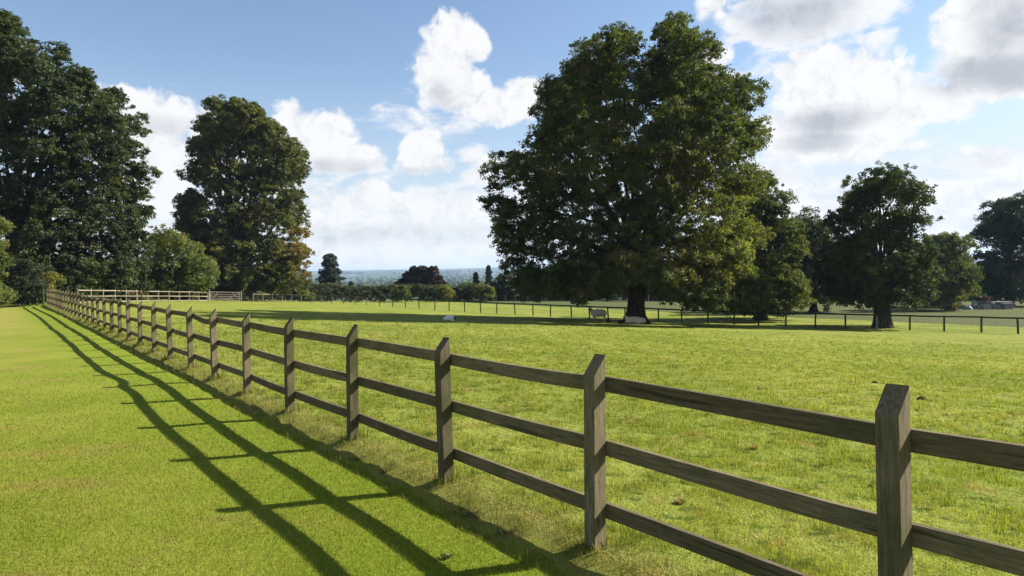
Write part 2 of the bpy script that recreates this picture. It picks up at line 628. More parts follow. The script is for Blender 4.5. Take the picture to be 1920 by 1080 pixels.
def ground_mats():
    straw, soil = (0.145, 0.14, 0.035), (0.034, 0.024, 0.014)
    m_, t, out = material('lawn_turf')
    c, geo, p, s, lat, f = lawn_colour(t)
    c = t.mix(t.math('MULTIPLY', verge_mask(t, p, lat), 0.8), c, straw)
    c = t.mix(t.math('MULTIPLY', soil_mask(t, p, lat), 0.8), c, soil)
    principled(t, out, c, 0.95, 0.05, f, 0.6, 0.02)
    MATS['lawn'] = m_
    m_, t, out = material('field_turf')
    c, geo, p, s, lat, f = field_colour(t)
    c = t.mix(t.math('MULTIPLY', verge_mask(t, p, lat), 0.8), c, straw)
    bm = t.noise(p, 7.0, 5, 0.7)
    principled(t, out, c, 0.95, 0.05, t.math('ADD', bm, t.math('MULTIPLY', f, 0.4)), 0.8, 0.10)
    MATS['field'] = m_
    m_, t, out = material('far_pasture_turf')
    geo, p, s, lat = turf_coords(t)
    n1 = t.noise(p, 0.25, 4, 0.6)
    n2 = t.noise(p, 3.0, 4, 0.7)
    c = t.mix(n1, (0.062, 0.076, 0.028), (0.085, 0.090, 0.038))
    c = t.mix(t.math('MULTIPLY', t.step(n2, 0.45, 0.7), 0.4), c, (0.045, 0.06, 0.019))
    principled(t, out, c, 0.95, 0.05, n2, 0.7, 0.2)
    MATS['pasture'] = m_
    # valley floor: a patchwork of fields
    m_, t, out = material('valley_fields')
    geo = t.n('ShaderNodeNewGeometry')
    p = t.scale(geo.outputs['Position'], (1 / 260., 1 / 420., 0))
    v = t.n('ShaderNodeTexVoronoi')
    v.inputs['Scale'].default_value = 1.0
    t.link(p, v.inputs['Vector'])
    sepc = t.n('ShaderNodeSeparateColor')
    t.link(v.outputs['Color'], sepc.inputs[0])
    c = t.mix(sepc.outputs[0], (0.045, 0.065, 0.022), (0.085, 0.10, 0.04))
    c = t.mix(t.step(sepc.outputs[1], 0.82, 0.85), c, (0.20, 0.17, 0.10))
    wn = t.noise(geo.outputs['Position'], 0.02, 5, 0.7)
    c = t.mix(t.step(wn, 0.44, 0.54), c, (0.022, 0.036, 0.016))
    principled(t, out, c, 1.0, 0.0)
    MATS['valley'] = m_
    # blades
    m_, t, out = material('lawn_blades')
    c, geo, p, s, lat, f = lawn_colour(t, True)
    leafy(t, out, c, 0.45, t.mix(1.0, c, (1.5, 1.5, 0.7), 'MULTIPLY'), 0.6, 0.004)
    MATS['lawn_blades'] = m_
    m_, t, out = material('field_blades')
    c, geo, p, s, lat, f = field_colour(t, True)
    leafy(t, out, c, 0.45, t.mix(1.0, c, (1.5, 1.5, 0.7), 'MULTIPLY'), 0.6, 0.004)
    MATS['field_blades'] = m_
    m_, t, out = material('verge_blades')
    geo, p, s, lat = turf_coords(t)
    r = geo.outputs['Random Per Island']
    n1 = t.noise(p, 2.2, 4, 0.6)
    c = t.mix(t.step(t.math('ADD', n1, t.math('MULTIPLY_ADD', r, 0.3, -0.15)), 0.44, 0.70), (0.105, 0.135, 0.014), (0.27, 0.215, 0.08))
    c = t.mix(1.0, c, _grey(t, t.math('MULTIPLY_ADD', r, 0.9, 0.55)), 'MULTIPLY')
    leafy(t, out, c, 0.4, t.mix(1.0, c, (1.4, 1.35, 0.8), 'MULTIPLY'), 0.6, 0.004)
    MATS['verge_blades'] = m_


ground_mats()

# ------------------------------------------------------------------ ground sheets


def build_ground():
    def grow(a, b, step, g):
        out, v, st = [], a, step
        while v < b:
            out.append(v)
            v += st
            st *= g
        out.append(b)
        return out
    Fpos = list(np.arange(0, 4, 0.16)) + [v for v in grow(4, 58, 0.2, 1.025)]
    Fpos += [v for v in grow(58, 20000, 1.5, 1.05)][1:]
    Fneg = list(np.arange(0, 2.4, 0.06)) + grow(2.4, 15000, 0.1, 1.06)
    Fs = np.array(sorted(set([round(-v, 4) for v in Fneg] + [round(v, 4) for v in Fpos])))
    Ss = np.array(sorted(set([round(v, 4) for v in list(np.arange(-8, 24, 0.22)) + grow(24, 20000, 0.25, 1.022)] +
                             [round(-v, 4) for v in grow(8, 12000, 0.3, 1.12)])))
    S, Fg = np.meshgrid(Ss, Fs, indexing='ij')
    X = P0[0] + S * DIR[0] - Fg * NRM[0]
    Y = P0[1] + S * DIR[1] - Fg * NRM[1]
    Z = ground(X, Y)
    V = np.stack([X, Y, Z], -1).reshape(-1, 3)
    ns, nf = len(Ss), len(Fs)
    i, j = np.meshgrid(np.arange(ns - 1), np.arange(nf - 1), indexing='ij')
    a = (i * nf + j).ravel()
    Q = np.stack([a, a + 1, a + nf + 1, a + nf], -1)
    cen = V[Q].mean(1)
    q = cen[:, 1] - (131 + 0.2 * np.clip(cen[:, 0], -80, 120))
    Fc = np.repeat((0.5 * (Fs[1:] + Fs[:-1]))[None, :], ns - 1, 0).ravel()
    reg = np.where(q > 0, 3, np.where(Fc < 0, 0, np.where(Fc < 58, 1, 2)))
    # orientation: make normals face up
    n = np.cross(V[Q[:, 1]] - V[Q[:, 0]], V[Q[:, 2]] - V[Q[:, 0]])
    if n[:, 2].mean() < 0:
        Q = Q[:, ::-1]
    for k, name, mt, lab in ((0, 'lawn', 'lawn', 'short mown lawn left of the brown fence'),
                             (1, 'field', 'field', 'tufty sunlit grazing field right of the brown fence'),
                             (2, 'far_pasture', 'pasture', 'dull grey green pasture beyond the green fence'),
                             (3, 'valley', 'valley', 'hazy blue valley and low hills on the horizon')):
        q_ = Q[reg == k]
        u, inv = np.unique(q_.ravel(), return_inverse=True)
        me = new_mesh(name, V[u], quads=inv.reshape(-1, 4), smooth_=True)
        tag(link(name, me, MATS[mt]), lab, None, None, 'structure')


build_ground()


# ------------------------------------------------------------------ grass blades
def blades(name, n, r0, r1, a0, a1, keep, wmin, wk, lmin, lmax, lk, lean, mat, label, seed, power=1.0, tuft=0):
    g = np.random.default_rng(seed)
    u = g.random(n)
    if abs(power - 1) < 1e-6:
        r = r0 * (r1 / r0) ** u
    else:
        r = (r0 ** (1 - power) + u * (r1 ** (1 - power) - r0 ** (1 - power))) ** (1 / (1 - power))
    th = g.uniform(a0, a1, n)
    x, y = r * np.sin(th), r * np.cos(th)
    k = keep(x, y, r, g)
    x, y, r = x[k], y[k], r[k]
    if tuft:
        m_ = len(x)
        x = np.repeat(x, tuft)
        y = np.repeat(y, tuft)
        r = np.repeat(r, tuft)
        sp_ = np.repeat(g.uniform(0.01, 0.035, m_), tuft) * (1 + r * 0.03)
        x = x + g.normal(0, 1, len(x)) * sp_
        y = y + g.normal(0, 1, len(x)) * sp_
        hh = np.repeat(g.uniform(0.5, 1.0, m_) ** 1.5, tuft)
    else:
        hh = np.ones(len(x))
    N = len(x)
    z = ground(x, y)
    w = np.maximum(wmin, wk * r) * g.uniform(0.7, 1.3, N)
    L = g.uniform(lmin, lmax, N) * hh * (1 + lk * r)
    phi = g.uniform(0, 2 * math.pi, N)
    ln = np.abs(g.normal(0, lean, N))
    psi = g.uniform(0, 2 * math.pi, N)
    b = np.stack([x, y, z - 0.004], -1)
    wd = np.stack([np.cos(phi) * w / 2, np.sin(phi) * w / 2, np.zeros(N)], -1)
    tip = b + np.stack([np.cos(psi) * np.sin(ln) * L, np.sin(psi) * np.sin(ln) * L, np.cos(ln) * L], -1)
    V = np.concatenate([b - wd, b + wd, tip], 1).reshape(-1, 3)
    T = np.arange(3 * N).reshape(-1, 3)
    me = new_mesh(name, V, tris=T)
    o = link(name, me, MATS[mat])
    return tag(o, label, None, None, 'stuff')


def n2(x, y, lam, k):
    return waves(x, y, lam, k, 8)


def keep_lawn(x, y, r, g):
    s, F = sf(x, y)
    lat = -F
    return (lat > 0.24 + 0.10 * n2(x, y, 0.9, 5)) & (g.random(len(x)) < np.clip((19 - r) / 12, 0, 1))


def keep_field(x, y, r, g):
    s, F = sf(x, y)
    d = 0.55 + 0.9 * n2(x, y, 1.1, 17) + 0.5 * n2(x, y, 0.5, 33)
    return (F > 0.12) & (F < 44) & (g.random(len(x)) < np.clip(d, 0.12, 1)) & (g.random(len(x)) < np.clip((46 - r) / 25, 0, 1))


def soil_gap(x, y, F):
    lat = -F + 0.08 * n2(x, y, 0.6, 3)
    return (lat > 0.13) & (lat < 0.27) & (n2(x, y, 1.5, 44) + 0.6 * n2(x, y, 0.4, 12) > 0.22)


def keep_verge(x, y, r, g):
    s, F = sf(x, y)
    c = F + 0.06 + 0.08 * n2(x, y, 1.3, 9)
    dens = np.exp(-(c / 0.23) ** 2) * np.clip(0.6 + 1.2 * n2(x, y, 0.45, 23), 0.15, 1) * np.where(soil_gap(x, y, F), 0.12, 1.0)
    return (s > -5) & (s < 50) & (g.random(len(x)) < dens)


A = rad(43)
blades('lawn_grass', 850000, 2.4, 19, -A, A, keep_lawn, 0.0030, 0.0008, 0.016, 0.034, 0.0, 0.5, 'lawn_blades',
       'fine short blades of the mown lawn', 1, 1.0)
blades('field_grass', 170000, 3.5, 46, -rad(30), A, keep_field, 0.0032, 0.0008, 0.03, 0.09, 0.004, 0.65, 'field_blades',
       'uneven grazed grass tufts of the field', 2, 0.9, 7)
blades('verge_grass', 420000, 2.6, 52, -A, A, keep_verge, 0.0032, 0.0009, 0.025, 0.085, 0.008, 0.75, 'verge_blades',
       'dry straw coloured grass along the foot of the brown fence', 3, 1.0, 0)
#@@OBJECTS
# ------------------------------------------------------------------ more materials
leaf_mat('oak_leaves', (0.0115, 0.0220, 0.0056), (0.0400, 0.0590, 0.0140), (0.0630, 0.0703, 0.0142), 0.15, 0.33, 3.0)
leaf_mat('lime_leaves', (0.021, 0.034, 0.007), (0.088, 0.100, 0.018), (0.11, 0.095, 0.015), 0.15, 0.40, 11.0)
leaf_mat('great_leaves', (0.0165, 0.0285, 0.0070), (0.0690, 0.0880, 0.0180), (0.1017, 0.0919, 0.0163), 0.2, 0.38, 21.0)
leaf_mat('sunlit_gold_leaves', (0.0551, 0.0738, 0.0139), (0.1267, 0.1414, 0.0255), (0.1653, 0.1353, 0.0209), 0.3, 0.42, 31.0)  # lighter tone paints a sunlit highlight on the great tree's crown
leaf_mat('autumn_leaves', (0.065, 0.065, 0.012), (0.125, 0.100, 0.016), (0.16, 0.088, 0.013), 0.4, 0.42, 36.0)
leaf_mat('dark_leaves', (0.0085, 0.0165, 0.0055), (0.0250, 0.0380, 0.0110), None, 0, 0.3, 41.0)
leaf_mat('bush_leaves', (0.0385, 0.0621, 0.0126), (0.1111, 0.1336, 0.0226), (0.1368, 0.1145, 0.0270), 0.2, 0.42, 51.0)
leaf_mat('yellow_leaves', (0.0646, 0.0806, 0.0112), (0.1292, 0.1357, 0.0208), (0.1900, 0.1611, 0.0240), 0.3, 0.45, 61.0)
leaf_mat('dry_leaves', (0.0484, 0.0505, 0.0177), (0.0969, 0.0901, 0.0306), (0.1034, 0.0721, 0.0204), 0.3, 0.4, 66.0)
leaf_mat('conifer_leaves', (0.0065, 0.0173, 0.0095), (0.0162, 0.0324, 0.0150), None, 0, 0.15, 71.0)
leaf_mat('purple_leaves', (0.0142, 0.0087, 0.0095), (0.0355, 0.0216, 0.0204), (0.0452, 0.0288, 0.0170), 0.2, 0.25, 81.0)
leaf_mat('hedge_leaves', (0.0213, 0.0357, 0.0120), (0.0533, 0.0674, 0.0224), (0.0640, 0.0595, 0.0224), 0.25, 0.3, 91.0)
leaf_mat('dead_grass', (0.1568, 0.1193, 0.0525), (0.2422, 0.1988, 0.0900), None, 0, 0.3, 95.0)
BARK = bark_mat('bark', (0.020, 0.016, 0.012), (0.065, 0.054, 0.040))
WOOD_POST = wood_mat('post_wood', ((0.068, 0.055, 0.029), (0.165, 0.138, 0.085), (0.112, 0.084, 0.045)), 'z', 0.75, 14, 1.0)
WOOD_RAIL = wood_mat('rail_wood', ((0.068, 0.054, 0.028), (0.158, 0.130, 0.075), (0.105, 0.078, 0.041)), 'x', 0.55, 14, 1.0)
PALE_POST = wood_mat('pale_post_wood', ((0.14, 0.123, 0.082), (0.225, 0.20, 0.14), (0.165, 0.14, 0.09)), 'z', 0.1, 10, 1.0)
PALE_RAIL = wood_mat('pale_rail_wood', ((0.14, 0.123, 0.082), (0.225, 0.20, 0.14), (0.165, 0.14, 0.09)), 'x', 0.1, 10, 1.0)
GREEN_POST = wood_mat('green_post_wood', ((0.012, 0.034, 0.010), (0.028, 0.062, 0.018), (0.03, 0.045, 0.02)), 'z', 0.7, 8, 1.0, (0.008, 0.05, 0.012))
GREEN_RAIL = wood_mat('green_rail_wood', ((0.012, 0.034, 0.010), (0.028, 0.062, 0.018), (0.03, 0.045, 0.02)), 'x', 0.7, 8, 1.0, (0.008, 0.05, 0.012))
GREY_POST = wood_mat('grey_post_wood', ((0.10, 0.09, 0.075), (0.22, 0.20, 0.17), (0.16, 0.13, 0.10)), 'z', 0.2, 8)
GREY_RAIL = wood_mat('grey_rail_wood', ((0.06, 0.05, 0.04), (0.14, 0.12, 0.10), (0.10, 0.08, 0.06)), 'x', 0.2, 8)
WIRE = plain_mat('galvanised_wire', (0.16, 0.16, 0.15), 0.6, 0.2, 4, 0.3)
EARTH = plain_mat('turned_earth', (0.045, 0.032, 0.02), 1.0, 0.5, 14, 0.05)
WOOL = plain_mat('fleece', (0.66, 0.60, 0.49), 1.0, 0.12, 9, 0.05)
WOOL_WHITE = plain_mat('white_fleece', (0.50, 0.50, 0.49), 1.0, 0.12, 9, 0.05)
FACE_BLACK = plain_mat('black_face', (0.015, 0.014, 0.014), 0.8, 0.2, 9, 0.1)
FACE_TAN = plain_mat('tan_face', (0.34, 0.26, 0.19), 0.9, 0.2, 9, 0.1)


# ------------------------------------------------------------------ post and rail fence along the lawn
def fence_pt(s, F=0.0, z=None):
    x, y = P0 + s * DIR - F * NRM
    return np.array([x, y, gz(x, y) if z is None else z])


def post_mb(w, d, h_low, h_high, depth=0.06, bev=0.004):
    """square post with a sloped weathering top; local x along the fence, y towards the lawn"""
    mb = MB()
    x, y = w / 2, d / 2
    b = bev
    ring = [(x - b, -y), (x, -y + b), (x, y - b), (x - b, y), (-x + b, y), (-x, y - b), (-x, -y + b), (-x + b, -y)]
    V, P = [], []
    for k in range(2):
        for (a, c) in ring:
            if k == 0:
                V.append((a, c, -depth))
            else:
                tt = (c + y) / (2 * y)
                V.append((a, c, h_high + (h_low - h_high) * tt))
    for i in range(8):
        j = (i + 1) % 8
        P.append((i, j, 8 + j, 8 + i))
    P.append(tuple(range(7, -1, -1)))
    P.append(tuple(range(8, 16)))
    mb.add(V, P)
    return mb


def rail_mesh(L, th, hh, bow=0.0, sag=0.0, n=10, g=None, bev=0.004):
    """rail along local x"""
    V, P = [], []
    b = bev
    y, z = th / 2, hh / 2
    prof = [(-y + b, -z), (y - b, -z), (y, -z + b), (y, z - b), (y - b, z), (-y + b, z), (-y, z - b), (-y, -z + b)]
    for i in range(n + 1):
        t = i / n
        xx = (t - 0.5) * L
        o = bow * math.sin(math.pi * t)
        s_ = -sag * math.sin(math.pi * t ** 0.8)
        tw = 0.02 * math.sin(2.1 * t + bow * 90)
        for (py, pz) in prof:
            V.append((xx, py + o + tw * pz, pz + s_))
    for i in range(n):
        for j in range(8):
            j2 = (j + 1) % 8
            P.append((i * 8 + j, (i + 1) * 8 + j, (i + 1) * 8 + j2, i * 8 + j2))
    P.append(tuple(range(8)))
    P.append(tuple(range((n + 1) * 8 - 1, n * 8 - 1, -1)))
    mb = MB()
    mb.add(V, P)
    return mb


def place_rail(a, b, th, hh, mat, parent, bow=0.0, sag=0.0, n=8, gap=0.003, name='rail'):
    a, b = Vector(a), Vector(b)
    d = b - a
    o = rail_mesh(d.length - 2 * gap, th, hh, bow, sag, n).build(name, mat, None)
    X = d.normalized()
    Yv = Vector((-X.y, X.x, 0)).normalized()
    Zv = X.cross(Yv)
    M = Matrix((X, Yv, Zv)).transposed().to_4x4()
    M.translation = (a + b) / 2
    if parent is not None:
        pl = parent.location
        M.translation = M.translation - Vector(pl)
        o.parent = parent
    o.matrix_local = M
    return o


def brown_fence():
    g = random.Random(5)
    px = [1680, 1113, 834, 659, 541, 461, 401, 356, 317.5, 287.5, 261, 240, 223, 208, 195, 183]
    ss = []
    for x in px:
        # s where the fence line crosses that bearing
        a = ray(x, min(900, 560 + 0.32 * max(0, x - 200)))[0]
        q = P0 - 0.05 * NRM
        ss.append((a * q[1] - q[0]) / (DIR[0] - a * DIR[1]))
    ss = [-3.74] + ss
    while ss[-1] < 58.5:
        ss.append(ss[-1] + 1.9)
    o0 = fence_pt(ss[0], 0.05)
    root = thing('post_and_rail_fence', 'weathered brown post and rail fence running beside the mown lawn', 'fence', o0)
    ang = math.atan2(DIR[1], DIR[0])
    tops = []
    for i, s in enumerate(ss):
        b = fence_pt(s, 0.05)
        dh = g.uniform(-0.012, 0.012)
        dh = 0.035 if i == 1 else dh * 1.6
        p = post_mb(0.1 + g.uniform(-.003, .003), 0.1, 1.085 + dh + g.uniform(-.012, .012), 1.215 + dh).build('post', WOOD_POST, root)
        # local y must face the lawn
        p.location = Vector(b) - Vector(o0)
        p.rotation_euler = (rad(g.uniform(-.8, .8)), rad(g.uniform(-1.0, 1.0)), ang + rad(g.uniform(-2.5, 2.5)))
        tops.append(b)
    for i in range(len(ss) - 1):
        for k, hh in enumerate((1.02, 0.62, 0.222)):
            a = fence_pt(ss[i], 0.05 + 0.05 + 0.0205, 0) + np.array([0, 0, tops[i][2] + hh + g.uniform(-.008, .008)])
            b = fence_pt(ss[i + 1], 0.05 + 0.05 + 0.0205, 0) + np.array([0, 0, tops[i + 1][2] + hh + g.uniform(-.008, .008)])
            warp = k == 0 and i == 7
            place_rail(a, b, 0.038, 0.097, WOOD_RAIL, root, g.uniform(-.010, .010), 0.07 if warp else g.uniform(-.006, .013), 12 if i < 8 else 6)
    return ss


POSTS = brown_fence()


def post_grass():
    g = np.random.default_rng(44)
    B, W = [], []
    for s in POSTS[:20]:
        c = fence_pt(s, 0.05)
        n = 130
        th = g.uniform(0, 2 * math.pi, n)
        r = 0.07 + np.abs(g.normal(0, 0.09, n))
        x, y = c[0] + r * np.cos(th), c[1] + r * np.sin(th)
        B.append(np.stack([x, y, ground(x, y) - .005], -1))
        W.append(np.full(n, max(.0035, .0009 * np.hypot(c[0], c[1]))))
    B, W = np.concatenate(B), np.concatenate(W)[:, None]
    n = len(B)
    ph, ps = g.uniform(0, 6.28, n), g.uniform(0, 6.28, n)
    L = g.uniform(.04, .15, (n, 1))
    wd = np.stack([np.cos(ph), np.sin(ph), 0 * ph], -1) * W / 2
    ln = np.abs(g.normal(0, .4, n))
    tip = B + L * np.stack([np.cos(ps) * np.sin(ln), np.sin(ps) * np.sin(ln), np.cos(ln)], -1)
    V = np.concatenate([B - wd, B + wd, tip], 1).reshape(-1, 3)
    o = link('post_foot_grass', new_mesh('post_foot_grass', V, tris=np.arange(3 * n).reshape(-1, 3)), MATS['verge_blades'])
    tag(o, 'longer uncut grass round the feet of the fence posts', None, None, 'stuff')


post_grass()


def short_fence():
    """end of the lawn: two bays turning off the brown fence towards the hedge"""
    e = fence_pt(60.4, 0.05)
    root = thing('fence_return', 'short shaded fence panel turning off the end of the brown fence', 'fence', e)
    d = Vector((-0.93, 0.37, 0))
    g = random.Random(3)
    ps = [Vector(e) + d * q for q in (0.35, 1.1, 1.9)]
    for p in ps:
        z = gz(p.x, p.y)
        o = post_mb(0.1, 0.1, 1.2, 1.28).build('post', GREEN_POST, root)  # dark green wood puts the panel's shade into its colour
        o.location = Vector((p.x, p.y, z)) - root.location
        o.rotation_euler = (0, 0, math.atan2(d.y, d.x) + math.pi)
    for i in range(2):
        for hh in (1.1, 0.72, 0.32):
            place_rail((ps[i].x, ps[i].y - .07, gz(ps[i].x, ps[i].y) + hh), (ps[i + 1].x, ps[i + 1].y - .07, gz(ps[i + 1].x, ps[i + 1].y) + hh), 0.04, 0.11, GREEN_RAIL, root)


short_fence()


# ------------------------------------------------------------------ fences round the field
def on_ground(px, Y):
    x = ray(px, 560)[0] * Y
    return np.array([x, Y, gz(x, Y)])


def pale_fence():
    xs = [(-34.6, 55.2), (-35.0, 57.6), (-35.4, 60), (-35.75, 62.4), (-36.1, 64.8), (-36.4, 67.2), (-36.6, 69.6), (-36.75, 72), (-36.85, 74.4), (-36.9, 76.8),
          (-36.9, 79.2), (-36.9, 81.6), (-36.9, 84)]
    P = [np.array([x, y, gz(x, y)]) for x, y in xs]
    root = thing('post_and_rail_fence', 'sunlit pale bleached three rail fence running back to the field gate', 'fence', P[0])
    for p in P:
        o = post_mb(0.09, 0.09, 1.2, 1.24).build('post', PALE_POST, root)
        o.location = Vector(p) - root.location
        o.rotation_euler = (0, 0, math.pi / 2)
    for i in range(len(P) - 1):
        for hh in (1.1, 0.62, 0.14):
            off = np.array([0.08, 0, hh])
            place_rail(P[i] + off, P[i + 1] + off, 0.035, 0.085, PALE_RAIL, root, 0, 0, 4)
    return P[-1]


def field_gate(a, b):
    a, b = Vector(a), Vector(b)
    root = thing('field_gate', 'grey five bar field gate at the end of the pale fence', 'gate', a)
    d = (b - a)
    L = math.hypot(d.x, d.y)
    ux = Vector((d.x / L, d.y / L, 0))
    zz = (gz(a.x, a.y), gz(b.x, b.y))

    def pt(t, h):
        q = a + ux * (L * t)
        return Vector((q.x, q.y, zz[0] * (1 - t) + zz[1] * t + h))
    for t in (0.0, 1.0):
        o = post_mb(0.16, 0.16, 1.4, 1.45).build('gate_post', GREY_POST, root)
        o.location = pt(t, 0) - root.location
    for h in (0.2, 0.42, 0.66, 0.9, 1.18):
        place_rail(pt(0.04, h), pt(0.96, h), 0.04, 0.085, GREY_RAIL, root, name='bar')
    for t0, h0, t1, h1 in ((0.05, 1.15, 0.5, 0.22), (0.95, 1.15, 0.5, 0.22), (0.05, 0.22, 0.28, 1.15), (0.95, 0.22, 0.72, 1.15)):
        p, q = pt(t0, h0) + Vector((0.03, -0.05, 0)), pt(t1, h1) + Vector((0.03, -0.05, 0))
        place_rail(p, q, 0.03, 0.07, GREY_RAIL, root, name='brace')
    for t in (0.045, 0.955):
        o = MB()
        o.box((0, 0, 0.7), (0.07, 0.09, 1.15))
        q = o.build('stile', GREY_POST, root)
        q.location = pt(t, 0) - root.location


ge = pale_fence()
g2 = on_ground(452, 88.0)
field_gate(ge + np.array([0.0, 0.35, 0]), g2)


def green_fence():
    # bearings of the posts; the distance along the line
    px = [474, 493, 511, 529, 546.6, 565, 583, 602.7, 623, 644, 666, 688, 711.7, 736, 760, 785.6, 815, 841.7, 871, 901, 931, 965.4,
          999, 1031.5, 1071, 1105, 1140, 1172, 1203, 1234, 1278, 1327, 1376, 1422, 1473, 1528, 1585, 1643, 1705.5, 1770, 1840, 1909, 1985, 2070]
    KX = [452, 530, 600, 690, 760, 842, 930, 1031, 1140, 1278, 1422, 1528, 1643, 1770, 1909, 2070]
    KY = [89, 99, 101, 92, 82, 72, 66, 61.5, 58, 55.8, 53.5, 51.8, 50, 47.8, 45.3, 42.5]
    P = []
    for x in px:
        P.append(on_ground(x, float(np.interp(x, KX, KY))))
    root = thing('single_rail_fence', 'green stained fence with one top rail and wire netting across the field', 'fence', P[0])
    g = random.Random(8)
    for p, x in zip(P, px):
        grey = abs(x - 1643) < 2 or x < 700
        o = MB()
        o.box((0, 0, 0.46), (0.1, 0.1, 1.06), bev=0.012)
        q = o.build('post', GREY_POST if grey else GREEN_POST, root)
        q.location = Vector(p) - root.location
        q.rotation_euler = (rad(g.uniform(-2, 2)), rad(g.uniform(-2.5, 2.5)), rad(g.uniform(-10, 10)))
    for i in range(len(P) - 1):
        o_ = np.array([0, 0, 1.035])
        place_rail(P[i] + o_, P[i + 1] + o_, 0.09, 0.14 if px[i] < 800 else 0.11, GREY_RAIL if px[i] < 690 else GREEN_RAIL, root, 0, g.uniform(-.01, .02), 3)
    mb = MB()
    for i in range(len(P) - 1):
        a, b = P[i], P[i + 1]
        n = max(2, int(np.linalg.norm(b - a) / 0.22))
        for h in (0.12, 0.32, 0.56, 0.8):
            mb.tube([tuple(a + (0, -.06, h)), tuple(b + (0, -.06, h))], [0.0035, 0.0035], 3, False)
        for k in range(n):
            p = a + (b - a) * (k + .5) / n
            mb.tube([tuple(p + (0, -.06, 0.0)), tuple(p + (0, -.06, 0.8))], [0.003, 0.003], 3, False)
    w = mb.build('wire_netting', WIRE, root)
    w.location = -root.location


green_fence()


def wire_fence():
    px = [925, 930, 948, 966, 980, 1016, 1053, 1086, 1120, 1165, 1216, 1260, 1323, 1354, 1410, 1460, 1510]
    P = []
    for i, x in enumerate(px):
        Y = 118 - 0.008 * (x - 920)
        P.append(on_ground(x, Y))
    root = thing('wire_fence', 'thin wire fence on slender posts along the dark trees beyond the far pasture', 'fence', P[0])
    for i, p in enumerate(P):
        o = MB()
        o.box((0, 0, 0.6), (0.10, 0.10, 1.3 if i != 1 else 1.9), bev=.01)
        q = o.build('post', GREY_POST, root)
        q.location = Vector(p) - root.location
    mb = MB()
    for i in range(len(P) - 1):
        for h in (0.3, 0.6, 0.9, 1.15):
            mb.tube([tuple(P[i] + (0, -.08, h)), tuple(P[i + 1] + (0, -.08, h))], [0.006, 0.006], 3, False)
    w = mb.build('strand', WIRE, root)
    w.location = -root.location
    # stile beside it
    a, b = on_ground(990, 116.5), on_ground(1000, 116.5)
    root = thing('stile', 'small grey wooden stile against the wire fence beyond the pasture', 'stile', a)
    for p in (a, b):
        o = MB()
        o.box((0, 0, 0.6), (0.12, 0.12, 1.3))
        q = o.build('post', GREY_POST, root)
        q.location = Vector(p) - root.location
    for h in (1.15, 0.75):
        place_rail(a + (0, -.09, h), b + (0, -.09, h), 0.05, 0.1, GREY_RAIL, root)
    place_rail(a + (0, -.1, 1.0), a + (-1.1, -.1, 0.1), 0.05, 0.09, GREY_RAIL, root, name='brace')
    place_rail(b + (0, -.1, 1.0), b + (1.1, -.1, 0.1), 0.05, 0.09, GREY_RAIL, root, name='brace')


wire_fence()


# ------------------------------------------------------------------ trees
def rand_unit(g, n):
    v = g.normal(0, 1, (n, 3))
    return v / np.linalg.norm(v, axis=1, keepdims=True)


def leaf_cloud(cc, cr_, outw, per, L, W, g, droop=0.25, flat=0.75):
    """leaves round clump centres: each a small folded lozenge"""
    n = len(cc) * per
    c = np.repeat(cc, per, 0)
    r = np.repeat(cr_, per)[:, None]
    o = np.repeat(outw, per, 0)
    off = rand_unit(g, n) * (g.random((n, 1)) ** 0.45) * r
    off[:, 2] *= flat
    p = c + off
    nrm = rand_unit(g, n) + 0.7 * o + np.array([0, 0, 0.45])
    nrm /= np.linalg.norm(nrm, axis=1, keepdims=True)
    a = np.cross(nrm, rand_unit(g, n))
    a /= np.linalg.norm(a, axis=1, keepdims=True) + 1e-9
    a[:, 2] -= droop
    a /= np.linalg.norm(a, axis=1, keepdims=True)
    b = np.cross(nrm, a)
    b /= np.linalg.norm(b, axis=1, keepdims=True) + 1e-9
    s = g.uniform(0.65, 1.3, (n, 1))
    l, w = L * s / 2, W * s / 2
    q = np.stack([p - a * l, p + b * w - a * l * 0.1, p + a * l, p - b * w - a * l * 0.1], 1).reshape(-1, 3)
    return q


def cloud_mesh(name, parts, mat, parent, kind=None):
    V = np.concatenate(parts)
    Q = np.arange(len(V)).reshape(-1, 4)
    return link(name, new_mesh(name, V, quads=Q), mat, parent)


def lobes_px(lst, Y, axis_x=None, rc=None, g=None, back=True):
    """lobes given by bearing, radius (photo px) -> metres, spread through the crown's depth"""
    out = []
    for e in lst:
        px, py, r = e[:3]
        c = at(px, py, Y)
        R = r * Y / FPX
        if rc is None:
            out.append((c + np.array([0, (e[3] if len(e) > 3 else 0), 0]), R))
            continue
        dx = c[0] - axis_x
        ext = math.sqrt(max(0.0, rc * rc - dx * dx))
        ks = (-0.72, 0.72) if ext > R * 1.1 else (0.0,)
        if ext > R * 2.6:
            ks = (-0.85, 0.0, 0.85)
        for k in ks:
            if k > 0 and not back:
                continue
            off = k * max(0, ext - R * 0.5) + g.uniform(-.2, .2) * R
            if off < 0:  # the crown is a dome: its near side stands lower and narrower
                f = 1 + off / Y
                out.append((np.array([c[0] * f, c[1] + off, CAM_H + (c[2] - CAM_H) * f]), R * f))
            else:
                out.append((np.array([c[0], c[1] + off, c[2] - g.uniform(0, .3) * R * (k != 0)]), R))
    return out


